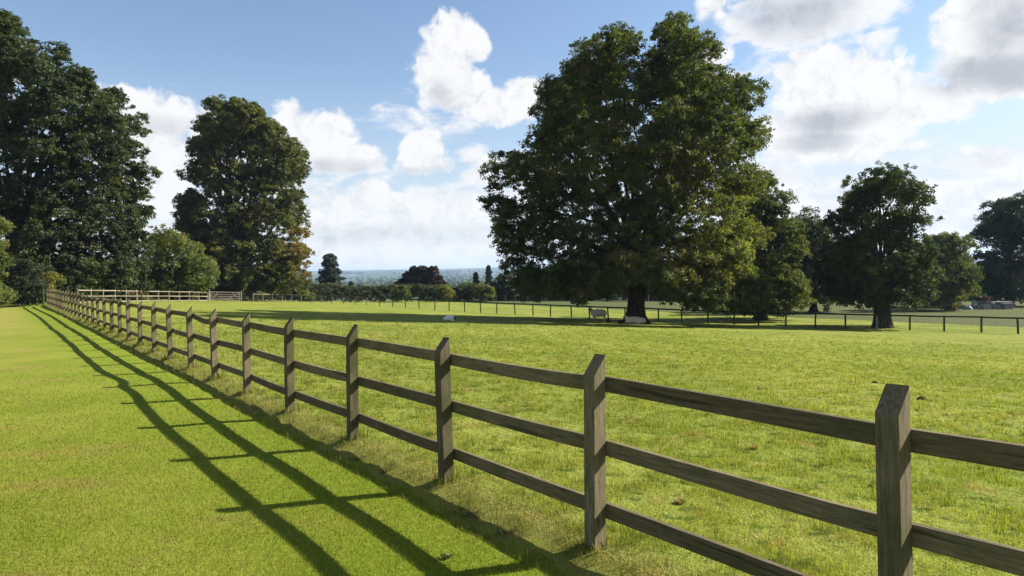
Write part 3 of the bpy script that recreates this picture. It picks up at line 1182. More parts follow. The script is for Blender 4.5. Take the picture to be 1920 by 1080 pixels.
def build_tree(name, label, cat, base, trunk_r, fork_h, lobes, mat, leaf=(0.22, 0.14), per=60, dens=1.0, clump=0.55, seed=1, group=None,
               lean=(0, 0), flare=1.9, droop=0.25, autumn=None, limb=True, stray=0.10, inner=0.25, bark=None):
    g = np.random.default_rng(seed)
    base = np.asarray(base, float)
    root = thing(name, label, cat, base, group)
    cs, rs, ow, twigs = [], [], [], []
    bough = clump * 2.1
    C = np.array([l[0] for l in lobes])
    R = np.array([l[1] for l in lobes])
    Re = np.maximum(R - 0.72 * bough, R * 0.5)
    for i, (c, r) in enumerate(lobes):
        re = Re[i]
        n = max(7, int(dens * 4.4 * (r / bough) ** 2) + 4)
        d = rand_unit(g, n)
        rr = np.where(g.random(n) < inner, g.uniform(0.2, 0.7, n), g.uniform(0.85, 1.0, n))
        st = g.random(n) < stray
        rr = np.where(st, 1.0 + g.uniform(0.3, 0.7, n) * bough / re, rr)
        p = c + d * (rr * re)[:, None] * np.array([1, 1, 0.95])
        dist = np.linalg.norm(p[:, None, :] - C[None], axis=2) / Re[None]
        dist[:, i] = 9
        keep = (dist.min(1) > 0.5) & (p[:, 2] > base[2] + 0.3) & ~(st & (p[:, 2] < base[2] + 3.0))
        p, d, st = p[keep], d[keep], st[keep]
        twigs += [(c + (q - c) * 0.45, q) for q in p[st]]
        # every bough is a shallow dome of leaf clumps, hollow below
        for q, e, s_ in zip(p, d, st):
            br = bough * g.uniform(0.6, 1.15) * (0.5 if s_ else 1)
            m_ = max(3, int(13 * (br / bough) ** 2))
            u = rand_unit(g, m_) + 0.55 * e + np.array([0, 0, 0.55])
            u /= np.linalg.norm(u, axis=1, keepdims=True)
            cs.append(q + u * br * g.uniform(0.55, 1.0, (m_, 1)) * np.array([1, 1, 0.72]))
            ow.append(u * .7 + e * .3)
            rs.append(np.full(m_, clump * 0.62) * g.uniform(0.6, 1.25, m_))
    cs, rs, ow = np.concatenate(cs), np.concatenate(rs), np.concatenate(ow)
    V = leaf_cloud(cs, rs, ow, max(8, int(per * .62)), leaf[0] * .67, leaf[1] * .67, g, droop) - base
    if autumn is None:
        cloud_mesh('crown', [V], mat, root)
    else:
        ctr, rad_, amat, alab = autumn  # recoloured region: real autumn on the lime, painted sunlight on the great tree
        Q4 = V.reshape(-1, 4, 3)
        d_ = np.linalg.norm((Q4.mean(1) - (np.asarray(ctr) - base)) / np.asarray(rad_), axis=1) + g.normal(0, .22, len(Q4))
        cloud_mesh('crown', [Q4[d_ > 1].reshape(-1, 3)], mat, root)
        o_ = cloud_mesh('autumn_or_sunlit_foliage', [Q4[d_ <= 1].reshape(-1, 3)], amat, root)
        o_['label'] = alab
    # trunk with flare, limbs to every lobe
    mb = MB()
    fork = np.array([base[0] + lean[0], base[1] + lean[1], base[2] + fork_h])
    ph = g.uniform(0, 6)

    def jit(i, j):
        return 1 + (0.16 if i < 3 else 0.06) * math.sin(j * 2 * math.pi * 5 / 16 + ph) + 0.05 * math.sin(j * 2.3 + i)
    hs = [0, 0.05, 0.13, 0.28, 0.5, 0.75, 1.0]
    fl = [flare, flare * .8, flare * .62 if flare > 1.5 else 1.1, 1.05, 0.95, 0.93, 0.97]
    path = [tuple((base * (1 - h) + fork * h) - base + np.array([0, 0, -0.15 if h == 0 else 0])) for h in hs]
    mb.tube(path, [trunk_r * f for f in fl], 16, True, jit)
    if limb:
        order = g.permutation(len(lobes))[:40]
        for i in order:
            c, r = lobes[i]
            e = c - base
            s0 = (fork - base) * g.uniform(0.8, 0.98)
            mid = s0 + (e - s0) * 0.45 + np.array([g.normal(0, .08), g.normal(0, .08), 0.10]) * np.linalg.norm(e - s0)
            ln = np.linalg.norm(e - s0)
            r0_ = trunk_r * g.uniform(0.2, 0.38)
            m1 = s0 + (mid - s0) * .5 + np.array([0, 0, 0.03 * ln])
            m2 = mid + (e - mid) * .5 + np.array([0, 0, 0.02 * ln])
            mb.tube([tuple(s0), tuple(m1), tuple(mid), tuple(m2), tuple(e)], [r0_, r0_ * .8, r0_ * .6, r0_ * .4, r0_ * .15], 7, False)
            for k in range(5):
                d = rand_unit(g, 1)[0]
                d[2] = abs(d[2]) * .6
                q = m2 + (e - m2) * g.uniform(0, 1)
                mb.tube([tuple(q), tuple(q + d * r * .5 + np.array([0, 0, .05 * r])), tuple(q + d * r * .95)], [r0_ * .22, r0_ * .14, r0_ * .04], 5, False)
    for q0, q1 in twigs:
        mid = (q0 + q1) / 2 + np.array([0, 0, 0.12 * clump])
        tw = max(0.012, clump * 0.05)
        mb.tube([tuple(q0 - base), tuple(mid - base), tuple(q1 - base)], [tw * 1.5, tw, tw * .4], 5, False)
    tr = mb.build('trunk', bark or BARK, root, True)
    return root


GR = np.random.default_rng(99)

# the great tree in the middle of the field
YB = 51.0
bx = ray(1192, 605)[0] * YB
great = [(1130, 112, 62), (1165, 80, 40), (1085, 150, 50), (1270, 75, 50), (1300, 110, 52), (1255, 130, 55), (1170, 175, 70), (1075, 215, 62), (1030, 175, 32),
         (1040, 255, 55), (1395, 172, 46), (1400, 250, 45), (1345, 200, 60), (1320, 160, 50), (1260, 220, 75), (1150, 280, 85), (1345, 290, 70), (945, 318, 46),
         (1000, 320, 62), (932, 385, 42), (985, 410, 66), (955, 440, 40), (968, 495, 44), (1000, 530, 40), (1050, 330, 75), (1250, 320, 85), (1400, 345, 42),
         (1060, 430, 80), (1150, 400, 90), (1250, 430, 90), (1340, 390, 80), (1360, 470, 62), (1080, 515, 55), (1150, 505, 60), (1240, 510, 55), (1310, 520, 60),
         (1100, 550, 22), (1255, 545, 30), (1345, 545, 30), (1040, 540, 28), (1400, 440, 40), (1405, 530, 35), (1425, 555, 22), (1300, 562, 24), (1345, 566, 22), (1390, 566, 22), (1375, 520, 44), (1320, 545, 30)]
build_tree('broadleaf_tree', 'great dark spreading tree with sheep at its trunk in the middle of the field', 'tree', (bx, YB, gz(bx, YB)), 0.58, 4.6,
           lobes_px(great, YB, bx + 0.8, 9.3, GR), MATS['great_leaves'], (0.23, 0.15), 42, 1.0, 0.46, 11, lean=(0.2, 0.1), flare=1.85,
           autumn=(at(1362, 430, 46.5), (3.2, 5.0, 3.4), MATS['sunlit_gold_leaves'], 'olive gold leaves with a sunlit highlight put into their colour'))

# its lighter neighbour, behind on the right
Y_ = 62.0
nb = [(1418, 352, 34), (1442, 385, 44), (1415, 400, 50), (1468, 425, 38), (1428, 455, 58), (1478, 470, 36), (1450, 510, 46), (1482, 530, 28), (1470, 555, 22), (1400, 520, 50), (1395, 450, 50), (1440, 562, 26), (1408, 562, 24), (1495, 560, 20), (1425, 574, 22), (1455, 574, 20), (1395, 572, 16), (1385, 480, 46), (1375, 535, 40), (1372, 565, 22), (1340, 560, 22)]
x_ = ray(1425, 580)[0] * Y_
build_tree('broadleaf_tree', 'lower tree pressed against the right side of the great tree, crown nearly to the grass', 'tree', (x_, Y_, gz(x_, Y_)), 0.4, 3.2,
           lobes_px(nb, Y_, x_ + 1, 4.6, GR), MATS['great_leaves'], (0.25, 0.16), 46, 1.0, 0.52, 12)

Y_ = 76.0
nb = [(1575, 475, 40), (1585, 525, 36), (1490, 500, 38), (1470, 545, 30), (1515, 425, 38), (1548, 445, 40), (1495, 450, 42), (1560, 490, 36), (1520, 505, 42), (1555, 535, 32), (1500, 545, 28), (1535, 555, 22), (1580, 540, 30)]
x_ = ray(1525, 570)[0] * Y_
build_tree('broadleaf_tree', 'low dark tree in the gap left of the stout trunked tree', 'tree', (x_, Y_, gz(x_, Y_)), 0.35, 2.6,
           lobes_px(nb, Y_, x_, 4.5, GR), MATS['oak_leaves'], (0.32, 0.2), 44, 1.0, 0.7, 13)

# the stout-trunked tree at the green fence
Y_ = 51.6
x_ = ray(1655, 620)[0] * Y_
st = [(1650, 340, 36), (1690, 348, 32), (1715, 368, 28), (1618, 378, 34), (1590, 402, 30), (1655, 400, 58), (1712, 410, 38), (1600, 450, 45), (1660, 470, 70), (1715, 460, 40),
      (1600, 512, 50), (1660, 530, 50), (1718, 512, 42), (1580, 490, 30), (1725, 556, 20), (1610, 552, 26), (1690, 560, 22), (1735, 480, 22), (1575, 540, 20), (1640, 560, 25)]
build_tree('broadleaf_tree', 'stout trunked rounded tree standing at the green fence', 'tree', (x_, Y_, gz(x_, Y_)), 0.58, 2.6,
           lobes_px(st, Y_, x_ + 0.2, 3.9, GR), MATS['oak_leaves'], (0.23, 0.15), 42, .8, 0.44, 14, flare=1.45, stray=.18)

Y_ = 80.0
x_ = ray(1785, 578)[0] * Y_
nb = [(1770, 462, 32), (1802, 470, 30), (1750, 490, 32), (1795, 505, 38), (1812, 520, 20), (1765, 530, 38), (1802, 548, 26), (1772, 560, 22), (1740, 545, 26)]
build_tree('broadleaf_tree', 'rounded tree with a sunlit right edge beside the rubbish heap', 'tree', (x_, Y_, gz(x_, Y_)), 0.4, 2.0,
           lobes_px(nb, Y_, x_, 3.8, GR), MATS['great_leaves'], (0.32, 0.2), 46, 1.0, 0.7, 15)

Y_ = 92.0
x_ = ray(1893, 580)[0] * Y_
nb = [(1900, 392, 26), (1930, 385, 36), (1868, 420, 26), (1895, 430, 34), (1850, 445, 16), (1925, 440, 40), (1868, 478, 26), (1925, 500, 30), (1860, 520, 28),
      (1880, 545, 30), (1930, 545, 36), (1960, 430, 60), (1970, 520, 60), (1850, 550, 18)]
build_tree('broadleaf_tree', 'dark thin topped tree with sky showing through at the right edge', 'tree', (x_, Y_, gz(x_, Y_)), 0.4, 6.5,
           lobes_px(nb, Y_, x_ + 2, 5.5, GR), MATS['dark_leaves'], (0.36, 0.22), 40, .9, 0.75, 16)

# lime tree behind the field gate
Y_ = 101.0
x_ = ray(455, 566)[0] * Y_
lt = [(405, 205, 24), (440, 208, 24), (470, 218, 28), (425, 240, 40), (380, 240, 22), (470, 262, 48), (510, 255, 30), (532, 280, 28), (385, 275, 32), (362, 280, 20), (548, 312, 32),
      (365, 322, 38), (430, 330, 58), (510, 325, 52), (350, 375, 30), (352, 410, 30), (430, 410, 70), (520, 400, 52), (545, 365, 28), (370, 452, 44), (345, 425, 20), (440, 490, 68),
      (520, 470, 54), (556, 478, 28), (400, 530, 45), (480, 530, 50), (548, 525, 32), (360, 500, 35), (335, 395, 14), (562, 300, 14), (570, 440, 12)]
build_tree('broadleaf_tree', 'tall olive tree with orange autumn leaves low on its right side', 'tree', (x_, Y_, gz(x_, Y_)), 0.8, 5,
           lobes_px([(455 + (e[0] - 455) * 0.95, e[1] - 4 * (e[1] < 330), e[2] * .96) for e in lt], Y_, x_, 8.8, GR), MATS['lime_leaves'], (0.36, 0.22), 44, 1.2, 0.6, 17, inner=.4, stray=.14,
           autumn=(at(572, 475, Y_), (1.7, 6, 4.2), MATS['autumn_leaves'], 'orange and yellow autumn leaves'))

# the big oak on the left
Y_ = 66.0
x_ = ray(40, 575)[0] * Y_
ok = [(5, 45, 28), (-30, 60, 50), (20, 85, 40), (48, 112, 36), (-70, 90, 62), (80, 150, 38), (70, 130, 22), (140, 175, 42), (148, 142, 20), (182, 205, 40), (200, 245, 38), (214, 275, 30), (110, 200, 50), (95, 255, 60),
      (-25, 175, 40), (-70, 220, 70), (15, 265, 40), (8, 122, 26), (0, 165, 34), (70, 195, 36), (28, 215, 30), (150, 290, 62), (190, 330, 55), (250, 330, 20), (270, 325, 22), (232, 350, 22), (258, 365, 14), (270, 395, 10), (60, 330, 80), (210, 400, 50), (245, 405, 32), (140, 390, 75), (0, 350, 70), (-60, 370, 90),
      (60, 420, 80), (180, 470, 66), (110, 480, 70), (235, 460, 42), (225, 515, 45), (150, 525, 42), (30, 480, 70), (80, 535, 40), (-40, 480, 80), (255, 440, 25)]
build_tree('broadleaf_tree', 'huge dark oak rising out of the frame at the left edge', 'tree', (x_, Y_, gz(x_, Y_)), 0.8, 6,
           lobes_px(ok, Y_, x_ + 1, 9.5, GR), MATS['oak_leaves'], (0.27, 0.19), 44, .66, 0.46, 18, stray=.10, inner=.15)

# small tree between the oak and the lime
Y_ = 84.0
x_ = ray(320, 566)[0] * Y_
sm = [(290, 460, 30), (322, 452, 22), (340, 468, 24), (300, 500, 36), (345, 500, 32), (372, 500, 22), (385, 515, 16), (280, 530, 30), (325, 535, 32), (365, 530, 26), (388, 532, 12), (260, 510, 26)]
build_tree('broadleaf_tree', 'small mid green tree between the dark oak and the tall olive tree', 'tree', (x_, Y_, gz(x_, Y_)), 0.2, 1.6,
           lobes_px(sm, Y_, x_, 4, GR), MATS['bush_leaves'], (0.34, 0.2), 40, 1.0, 0.7, 19)


# conifers and copper beech beyond the hedge
def conifer(name, label, px, ytop, ybase, Y, wpx, seed, mat, gaps=()):
    g = np.random.default_rng(seed)
    top = at(px, ytop, Y)
    x = top[0]
    base = np.array([x, Y, gz(x, Y)])
    root = thing(name, label, 'tree', base)
    H = top[2] - base[2]
    zb = at(px, ybase, Y)[2] - base[2]
    Rm = wpx / 2 * Y / FPX
    n = 480
    t = g.random(n) ** 0.8
    th = g.uniform(0, 2 * math.pi, n)
    prof = np.interp(t, [0, .15, .45, .6, .72, .78, .9, 1.0], [1.0, .97, .72, .55, .42, .50, .38, .10])
    lay = 0.75 + 0.25 * np.sin(t * 34 + 1.3 * np.sin(th * 2))
    rr = Rm * prof * lay * g.uniform(0.35, 1.05, n)
    z = zb + (H - zb) * t
    k = np.ones(n, bool)
    for a, b in gaps:
        k &= ~((t > a) & (t < b) & (rr > Rm * .12))
    c = np.stack([rr * np.cos(th), rr * np.sin(th), z], -1)[k]
    ow = np.stack([np.cos(th), np.sin(th), 0 * th], -1)[k]
    V = leaf_cloud(c, np.full(len(c), Rm * .19), ow, 40, Rm * .13, Rm * .06, g, 0.3, 0.55)
    cloud_mesh('crown', [V], mat, root)
    mb = MB()
    mb.tube([(0, 0, -.2), (0, 0, H * .5), (0, 0, H * .97)], [Rm * .1, Rm * .06, Rm * .015], 8)
    mb.build('trunk', BARK, root, True)


conifer('conifer_tree', 'dark conifer standing alone behind the clipped hedge', 618, 478, 552, 165, 62, 31, MATS['conifer_leaves'], ((.68, .73),))
conifer('conifer_tree', 'tiny dark conifer just showing over the hedge', 658, 528, 548, 160, 18, 32, MATS['conifer_leaves'])
conifer('conifer_tree', 'pointed conifer just left of the great tree', 916, 498, 556, 150, 26, 33, MATS['conifer_leaves'])
conifer('conifer_tree', 'squat dark conifer between the copper beech and the pointed conifer', 892, 511, 556, 150, 24, 34, MATS['conifer_leaves'])
Y_ = 150.0
x_ = ray(792, 555)[0] * Y_
cb = [(778, 508, 10), (794, 508, 11), (811, 508, 11), (768, 518, 14), (785, 522, 17), (803, 520, 15), (820, 522, 11), (756, 530, 13), (775, 533, 16), (798, 533, 18), (818, 533, 13), (830, 534, 8), (745, 536, 8)]
build_tree('copper_beech', 'purple leaved dome shaped tree rising behind the hedge', 'tree', (x_, Y_, gz(x_, Y_)), 0.5, 3,
           lobes_px(cb, Y_, x_, 4.5, GR), MATS['purple_leaves'], (0.42, 0.26), 40, 1.0, 0.42, 35, stray=.15)


# hedge across the back of the field
def hedge(name, label, pts, h, w, mat, seed, leafsz, per=44, cl=0.5, feather=0.25):
    g = np.random.default_rng(seed)
    P = np.array(pts, float)
    seg = np.linalg.norm(np.diff(P[:, :2], axis=0), axis=1)
    cum = np.concatenate([[0], np.cumsum(seg)])
    n = int(cum[-1] * h * 5.2 / cl)
    u = g.uniform(0, cum[-1], n)
    x, y = np.interp(u, cum, P[:, 0]), np.interp(u, cum, P[:, 1])
    x = x + g.uniform(-.15, .15, n)
    y = y + g.uniform(-w / 2, w / 2, n)
    hh = h * (1 + 0.04 * np.sin(u * .45) + 0.04 * np.sin(u * 1.3 + 1))
    z = g.random(n) ** 0.75 * hh
    b = np.array([P[0, 0], P[0, 1], gz(P[0, 0], P[0, 1])])
    c = np.stack([x, y, ground(x, y) + z], -1) - b
    root = thing(name, label, 'hedge', b)
    V = leaf_cloud(c, np.full(n, cl), np.tile([0, -.6, .5], (n, 1)), per, leafsz, leafsz * .55, g, 0.0)
    cloud_mesh('foliage', [V], mat, root)
    # upright shoots along the top
    k = int(cum[-1] * 7)
    u = g.uniform(0, cum[-1], k)
    x, y = np.interp(u, cum, P[:, 0]), np.interp(u, cum, P[:, 1]) + g.uniform(-w / 2, w / 2, k)
    hs = h * (1 + 0.04 * np.sin(u * .45) + 0.04 * np.sin(u * 1.3 + 1))
    z0 = ground(x, y) + hs * .8
    T = []
    for i in range(k):
        q = np.array([x[i], y[i], z0[i]]) - b
        e = q + np.array([g.normal(0, .12), g.normal(0, .12), hs[i] * .2 + feather * g.uniform(.4, 1.6)])
        T.append(leaf_cloud(np.linspace(q, e, 5), np.full(5, .12), np.tile([0, 0, 1.], (5, 1)), 4, leafsz * .8, leafsz * .35, g, -.6))
    cloud_mesh('shoots', T, mat, root)
    return root


hp = [(ray(px, 550)[0] * Y, Y) for px, Y in ((566, 113), (640, 117), (760, 121), (880, 124), (985, 125))]
hedge('hedge', 'long clipped hedge across the back of the field under the far hills', hp, 2.7, 1.8, MATS['hedge_leaves'], 41, 0.24, 46, .45)


def bush(label, px, py, r, Y, mat, seed, leaf=(0.2, 0.12), clump=0.4, per=40, group=None, extra=(), name='bush'):
    lst = [(px, py, r), (px - r * .5, py + r * .4, r * .7), (px + r * .5, py + r * .4, r * .7), (px, py + r * .6, r * .8)] + list(extra)
    x = ray(px, py)[0] * Y
    build_tree(name, label, 'bush', (x, Y, gz(x, Y)), 0.07, 0.5, lobes_px(lst, Y, x, r * Y / FPX * 1.4, GR), mat, leaf, per, 1.0, clump, seed, group)


bush('pale yellow green bush at the foot of the tall olive tree', 573, 553, 11, 110, MATS['bush_leaves'], 51, (.36, .2), .5)
bush('yellow green bush in the hedge left of the copper beech', 752, 546, 8, 117, MATS['bush_leaves'], 52, (.36, .2), .5)
bush('pale sapling like bush in the hedge right of the copper beech', 834, 546, 9, 118, MATS['yellow_leaves'], 53, (.36, .2), .5)
bush('rounded olive bush at the hedge end below the pointed conifer', 908, 545, 13, 120, MATS['bush_leaves'], 54, (.36, .2), .6)
bush('dark bush behind the hedge near the squat conifer', 872, 543, 14, 128, MATS['hedge_leaves'], 55, (.36, .2), .6)

# bushes at the end of the lawn
bush('bright yellow green bush cut off by the left edge of the frame', -22, 545, 26, 50, MATS['bush_leaves'], 61, (.17, .11), .32, extra=((-10, 480, 18), (-10, 425, 22), (-30, 450, 30), (0, 558, 15), (-26, 510, 26)))
bush('dark bush with bluish leaves at the end of the lawn', 35, 530, 34, 54, MATS['dark_leaves'], 62, (.17, .11), .36, extra=((52, 505, 18), (20, 500, 22), (60, 545, 16)))
bush('tawny yellow shrub behind the short fence panel', 78, 540, 17, 56.5, MATS['yellow_leaves'], 63, (.18, .11), .32, extra=((92, 522, 11), (70, 552, 14), (64, 560, 10)))
bush('green bush behind the far end of the brown fence', 118, 540, 17, 60, MATS['dark_leaves'], 64, (.2, .12), .36)
bush('light green bush behind the far end of the brown fence', 140, 534, 15, 62, MATS['bush_leaves'], 65, (.2, .12), .36)
bush('olive bush behind the start of the pale fence', 172, 540, 14, 66, MATS['bush_leaves'], 66, (.2, .12), .36)
bush('dry brownish bush behind the pale fence', 240, 541, 20, 76, MATS['dry_leaves'], 67, (.28, .16), .4)
bush('sprawling green bush under the small mid green tree', 345, 552, 14, 84, MATS['bush_leaves'], 68, (.28, .16), .4)

# undergrowth in the shade under the oak and along the field edge
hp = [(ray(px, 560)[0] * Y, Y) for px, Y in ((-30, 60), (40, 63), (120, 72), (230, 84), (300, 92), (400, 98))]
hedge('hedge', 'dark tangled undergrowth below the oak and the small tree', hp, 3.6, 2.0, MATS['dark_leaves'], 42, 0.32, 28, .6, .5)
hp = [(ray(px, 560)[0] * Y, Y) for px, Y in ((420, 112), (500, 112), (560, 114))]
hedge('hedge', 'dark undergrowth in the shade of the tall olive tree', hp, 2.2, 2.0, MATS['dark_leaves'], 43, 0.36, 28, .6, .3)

# dark trees along the far side of the pasture
far_spots = [(950, 528, 26), (985, 520, 32), (1030, 515, 34), (1075, 512, 36), (1120, 515, 34), (1170, 512, 36), (1225, 512, 36), (1280, 508, 38), (1335, 505, 40),
             (1390, 505, 40), (1445, 500, 42), (1500, 498, 42), (1560, 500, 40), (1620, 500, 42), (1690, 500, 40), (1750, 505, 38), (1830, 500, 42), (1900, 500, 44)]
where = ['first tree at the left end of the dark row beyond the pasture', 'second tree from the left in the dark row beyond the pasture',
         'third tree from the left in the dark row beyond the pasture', 'fourth tree from the left in the dark row beyond the pasture',
         'far dark tree behind the standing sheep', 'far dark tree just left of the great trunk', 'far dark tree just right of the great trunk',
         'second far dark tree right of the great trunk', 'third far dark tree right of the great trunk', 'fourth far dark tree right of the great trunk',
         'far dark tree behind the lower tree beside the great tree', 'far dark tree behind the low dark tree left of the stout trunk',
         'far dark tree just left of the stout trunk', 'far dark tree behind the stout trunk', 'far dark tree just right of the stout trunk',
         'far dark tree behind the rounded sunlit edged tree', 'far dark tree behind the rubbish heap', 'far dark tree behind the thin topped tree at the right edge']
for i, (px, py, r) in enumerate(far_spots):
    Y_ = 124 + (i % 3) * 3 - 0.012 * (px - 950)
    x_ = ray(px, 560)[0] * Y_
    lst = [(px, py, r * .8), (px - r * .6, py + 16, r * .65), (px + r * .6, py + 18, r * .65), (px, py + 34, r * .7), (px + r * .5, 552, r * .4), (px - r * .5, 552, r * .4)]
    build_tree('broadleaf_tree', where[i], 'tree', (x_, Y_, gz(x_, Y_)), 0.25, 2.0, lobes_px(lst, Y_, x_, 2.6, GR),
               MATS['dark_leaves'], (0.55, 0.34), 30, .7, 0.8, 100 + i, 'dark trees along the far side of the pasture')


# ------------------------------------------------------------------ distant woods in the valley
def far_wood():
    g = np.random.default_rng(77)
    V, Q = [], []
    # a lumpy low-poly crown
    n, m_ = 7, 5
    k0 = 0
    spots = []
    for _ in range(90):  # hedgerow lines
        y0 = 300 * (5500 / 300) ** g.random()
        x0 = g.uniform(-.62, .15) * y0
        th = g.normal(0.1, 0.5)
        ln = g.uniform(100, 500) * (y0 / 1500) ** .5
        k = int(ln / (9 + y0 / 180))
        for t in np.linspace(0, 1, max(3, k)):
            if g.random() < .8:
                spots.append((x0 + math.cos(th) * ln * t, y0 + math.sin(th) * ln * t, g.uniform(3, 7) * (1 + y0 / 6000)))
    for _ in range(60):  # copses
        y0 = 350 * (5500 / 350) ** g.random()
        x0 = g.uniform(-.62, .15) * y0
        rr = g.uniform(15, 70) * (1 + y0 / 2500)
        for _ in range(int(g.uniform(12, 40))):
            spots.append((x0 + g.normal(0, rr), y0 + g.normal(0, rr * .4), g.uniform(4, 8) * (1 + y0 / 6000)))
    for x, y, r in spots:
        if y < 700:
            continue
        z = gz(x, y)
        ph = g.uniform(0, 6, 4)
        base = len(V)
        for i in range(m_ + 1):
            a = math.pi * i / m_
            for j in range(n):
                b = 2 * math.pi * j / n
                q = r * (1 + .25 * math.sin(3 * b + ph[0] + i) + .18 * math.sin(5 * a + ph[1] + j))
                V.append((x + q * math.sin(a) * math.cos(b), y + q * math.sin(a) * math.sin(b), z + r * .75 + q * math.cos(a) * .85))
        for i in range(m_):
            for j in range(n):
                j2 = (j + 1) % n
                Q.append((base + i * n + j, base + (i + 1) * n + j, base + (i + 1) * n + j2, base + i * n + j2))
    m2, t, out = material('far_foliage')
    geo = t.n('ShaderNodeNewGeometry')
    c = t.mix(geo.outputs['Random Per Island'], (0.018, 0.032, 0.012), (0.06, 0.075, 0.025))
    nz = t.noise(geo.outputs['Position'], 0.35, 4, 0.7)
    c = t.mix(1.0, c, _grey(t, t.math('MULTIPLY_ADD', nz, 1.4, .3)), 'MULTIPLY')
    principled(t, out, c, 1, 0)
    o = link('far_woodland', new_mesh('far_woodland', np.array(V), quads=np.array(Q), smooth_=True), m2)
    tag(o, 'distant hedgerows and copses scattered over the hazy valley', None, None, 'stuff')


far_wood()


# ------------------------------------------------------------------ sheep
def meta_body(balls, res=0.035):
    """one continuous surface grown round a list of (x, y, z, rx, ry, rz)"""
    mb = bpy.data.metaballs.new('body_field')
    mb.resolution = mb.render_resolution = res
    mb.threshold = 0.35
    for (x, y, z, rx, ry, rz) in balls:
        e = mb.elements.new(type='ELLIPSOID')
        e.co = (x, y, z)
        e.radius = 1.0
        e.size_x, e.size_y, e.size_z = rx * 1.35, ry * 1.35, rz * 1.35
        e.radius = 1.0
    o = bpy.data.objects.new('body_field', mb)
    COL.objects.link(o)
    dg = bpy.context.evaluated_depsgraph_get()
    me = bpy.data.meshes.new_from_object(o.evaluated_get(dg))
    bpy.data.objects.remove(o)
    bpy.data.metaballs.remove(mb)
    me.name = 'body'
    me.polygons.foreach_set('use_smooth', np.ones(len(me.polygons), bool))
    return me


def chain(p, q, r0, r1, n=6):
    return [tuple(np.array(p) * (1 - t) + np.array(q) * t) + (r0 * (1 - t) + r1 * t,) * 3 for t in np.linspace(0, 1, n)]


def sheep(label, loc, rz, balls, face_test, wool, face, scale=1.0, ears=()):
    root = thing('sheep', label, 'sheep', loc, 'sheep in the shade of the great tree', rz)
    me = meta_body(balls)
    me.materials.append(wool)
    me.materials.append(face)
    idx = [1 if face_test(p.center) else 0 for p in me.polygons]
    me.polygons.foreach_set('material_index', np.array(idx, np.int32))
    # fleece
    o = link('body', me, None, root)
    o.scale = (scale,) * 3
    for (a, b) in ears:
        mb = MB()
        mb.tube([a, tuple((np.array(a) + np.array(b)) / 2), b], [0.02, 0.035, 0.008], 6)
        q = mb.build('ear', face, root, True)
        q.scale = (scale,) * 3
    return root


# standing ewe: faces -x (left), head up
body = []
for t in np.linspace(0, 1, 9):
    body.append((-0.38 + .84 * t, 0, 0.60 + .02 * math.sin(t * 3.1), .24, .25 + .03 * math.sin(math.pi * t), .27 + .05 * math.sin(math.pi * t)))
neck = [(-0.5, 0, .76, .17, .14, .17), (-0.56, 0, .87, .13, .12, .14)]
head = [(-0.60, 0, .96, .10, .095, .10), (-0.69, 0, .925, .085, .075, .08), (-0.77, 0, .88, .062, .06, .06)]
legs = []
for x in (-.34, .44):
    for y in (-.13, .13):
        if x < 0:
            legs += chain((x, y, .45), (x, y, .26), .11, .07) + chain((x, y, .26), (x - .01, y, .03), .062, .055)
        else:
            legs += chain((x, y, .5), (x + .0, y, .36), .15, .10) + chain((x, y, .36), (x + .09, y, .24), .08, .06) + chain((x + .09, y, .24), (x + .05, y, .03), .06, .055)
tail = [(.52, 0, .58, .07, .06, .12)]
px_, Yx = 1122, 53.2
x_ = ray(px_, 600)[0] * Yx
sheep('standing fleecy sheep with its head up beside the green fence', (x_, Yx, gz(x_, Yx)), rad(-6), body + neck + head + legs + tail,
      lambda c: (c.x < -.56 and c.z > .80) or c.z < .12, WOOL, FACE_TAN, 0.97, (((-.575, .06, .985), (-.56, .17, 1.0)), ((-.575, -.06, .985), (-.56, -.17, 1.0))))

# ewe lying along the trunk, head left and raised
body = []
for t in np.linspace(0, 1, 9):
    body.append((-0.42 + .95 * t, .03 * math.sin(4 * t), 0.24 + .03 * math.sin(2.6 * t) - .05 * t, .25, .27 + .04 * math.sin(3 * t), .23 + .035 * math.sin(3.1 * t) - .03 * t))
head = [(-.55, -.03, .42, .12, .11, .14), (-.62, -.05, .52, .085, .08, .085), (-.70, -.06, .49, .065, .06, .06), (-.76, -.06, .46, .048, .048, .048)]
legs = chain((-.45, -.2, .12), (-.78, -.22, .07), .07, .045) + chain((-.4, .15, .1), (-.7, .2, .06), .07, .045) + chain((.35, -.25, .1), (.1, -.36, .06), .09, .045)
px_, Yx = 1190, 49.0
x_ = ray(px_, 600)[0] * Yx
sheep('sheep lying stretched along the foot of the great trunk', (x_, Yx, gz(x_, Yx)), rad(-8), body + head + legs,
      lambda c: (c.x < -.60 and c.z > .42) or (c.x < -.55 and c.z < .13), WOOL, FACE_TAN, 1.05, (((-.6, .03, .56), (-.58, .13, .57)), ((-.6, -.12, .56), (-.58, -.22, .57))))

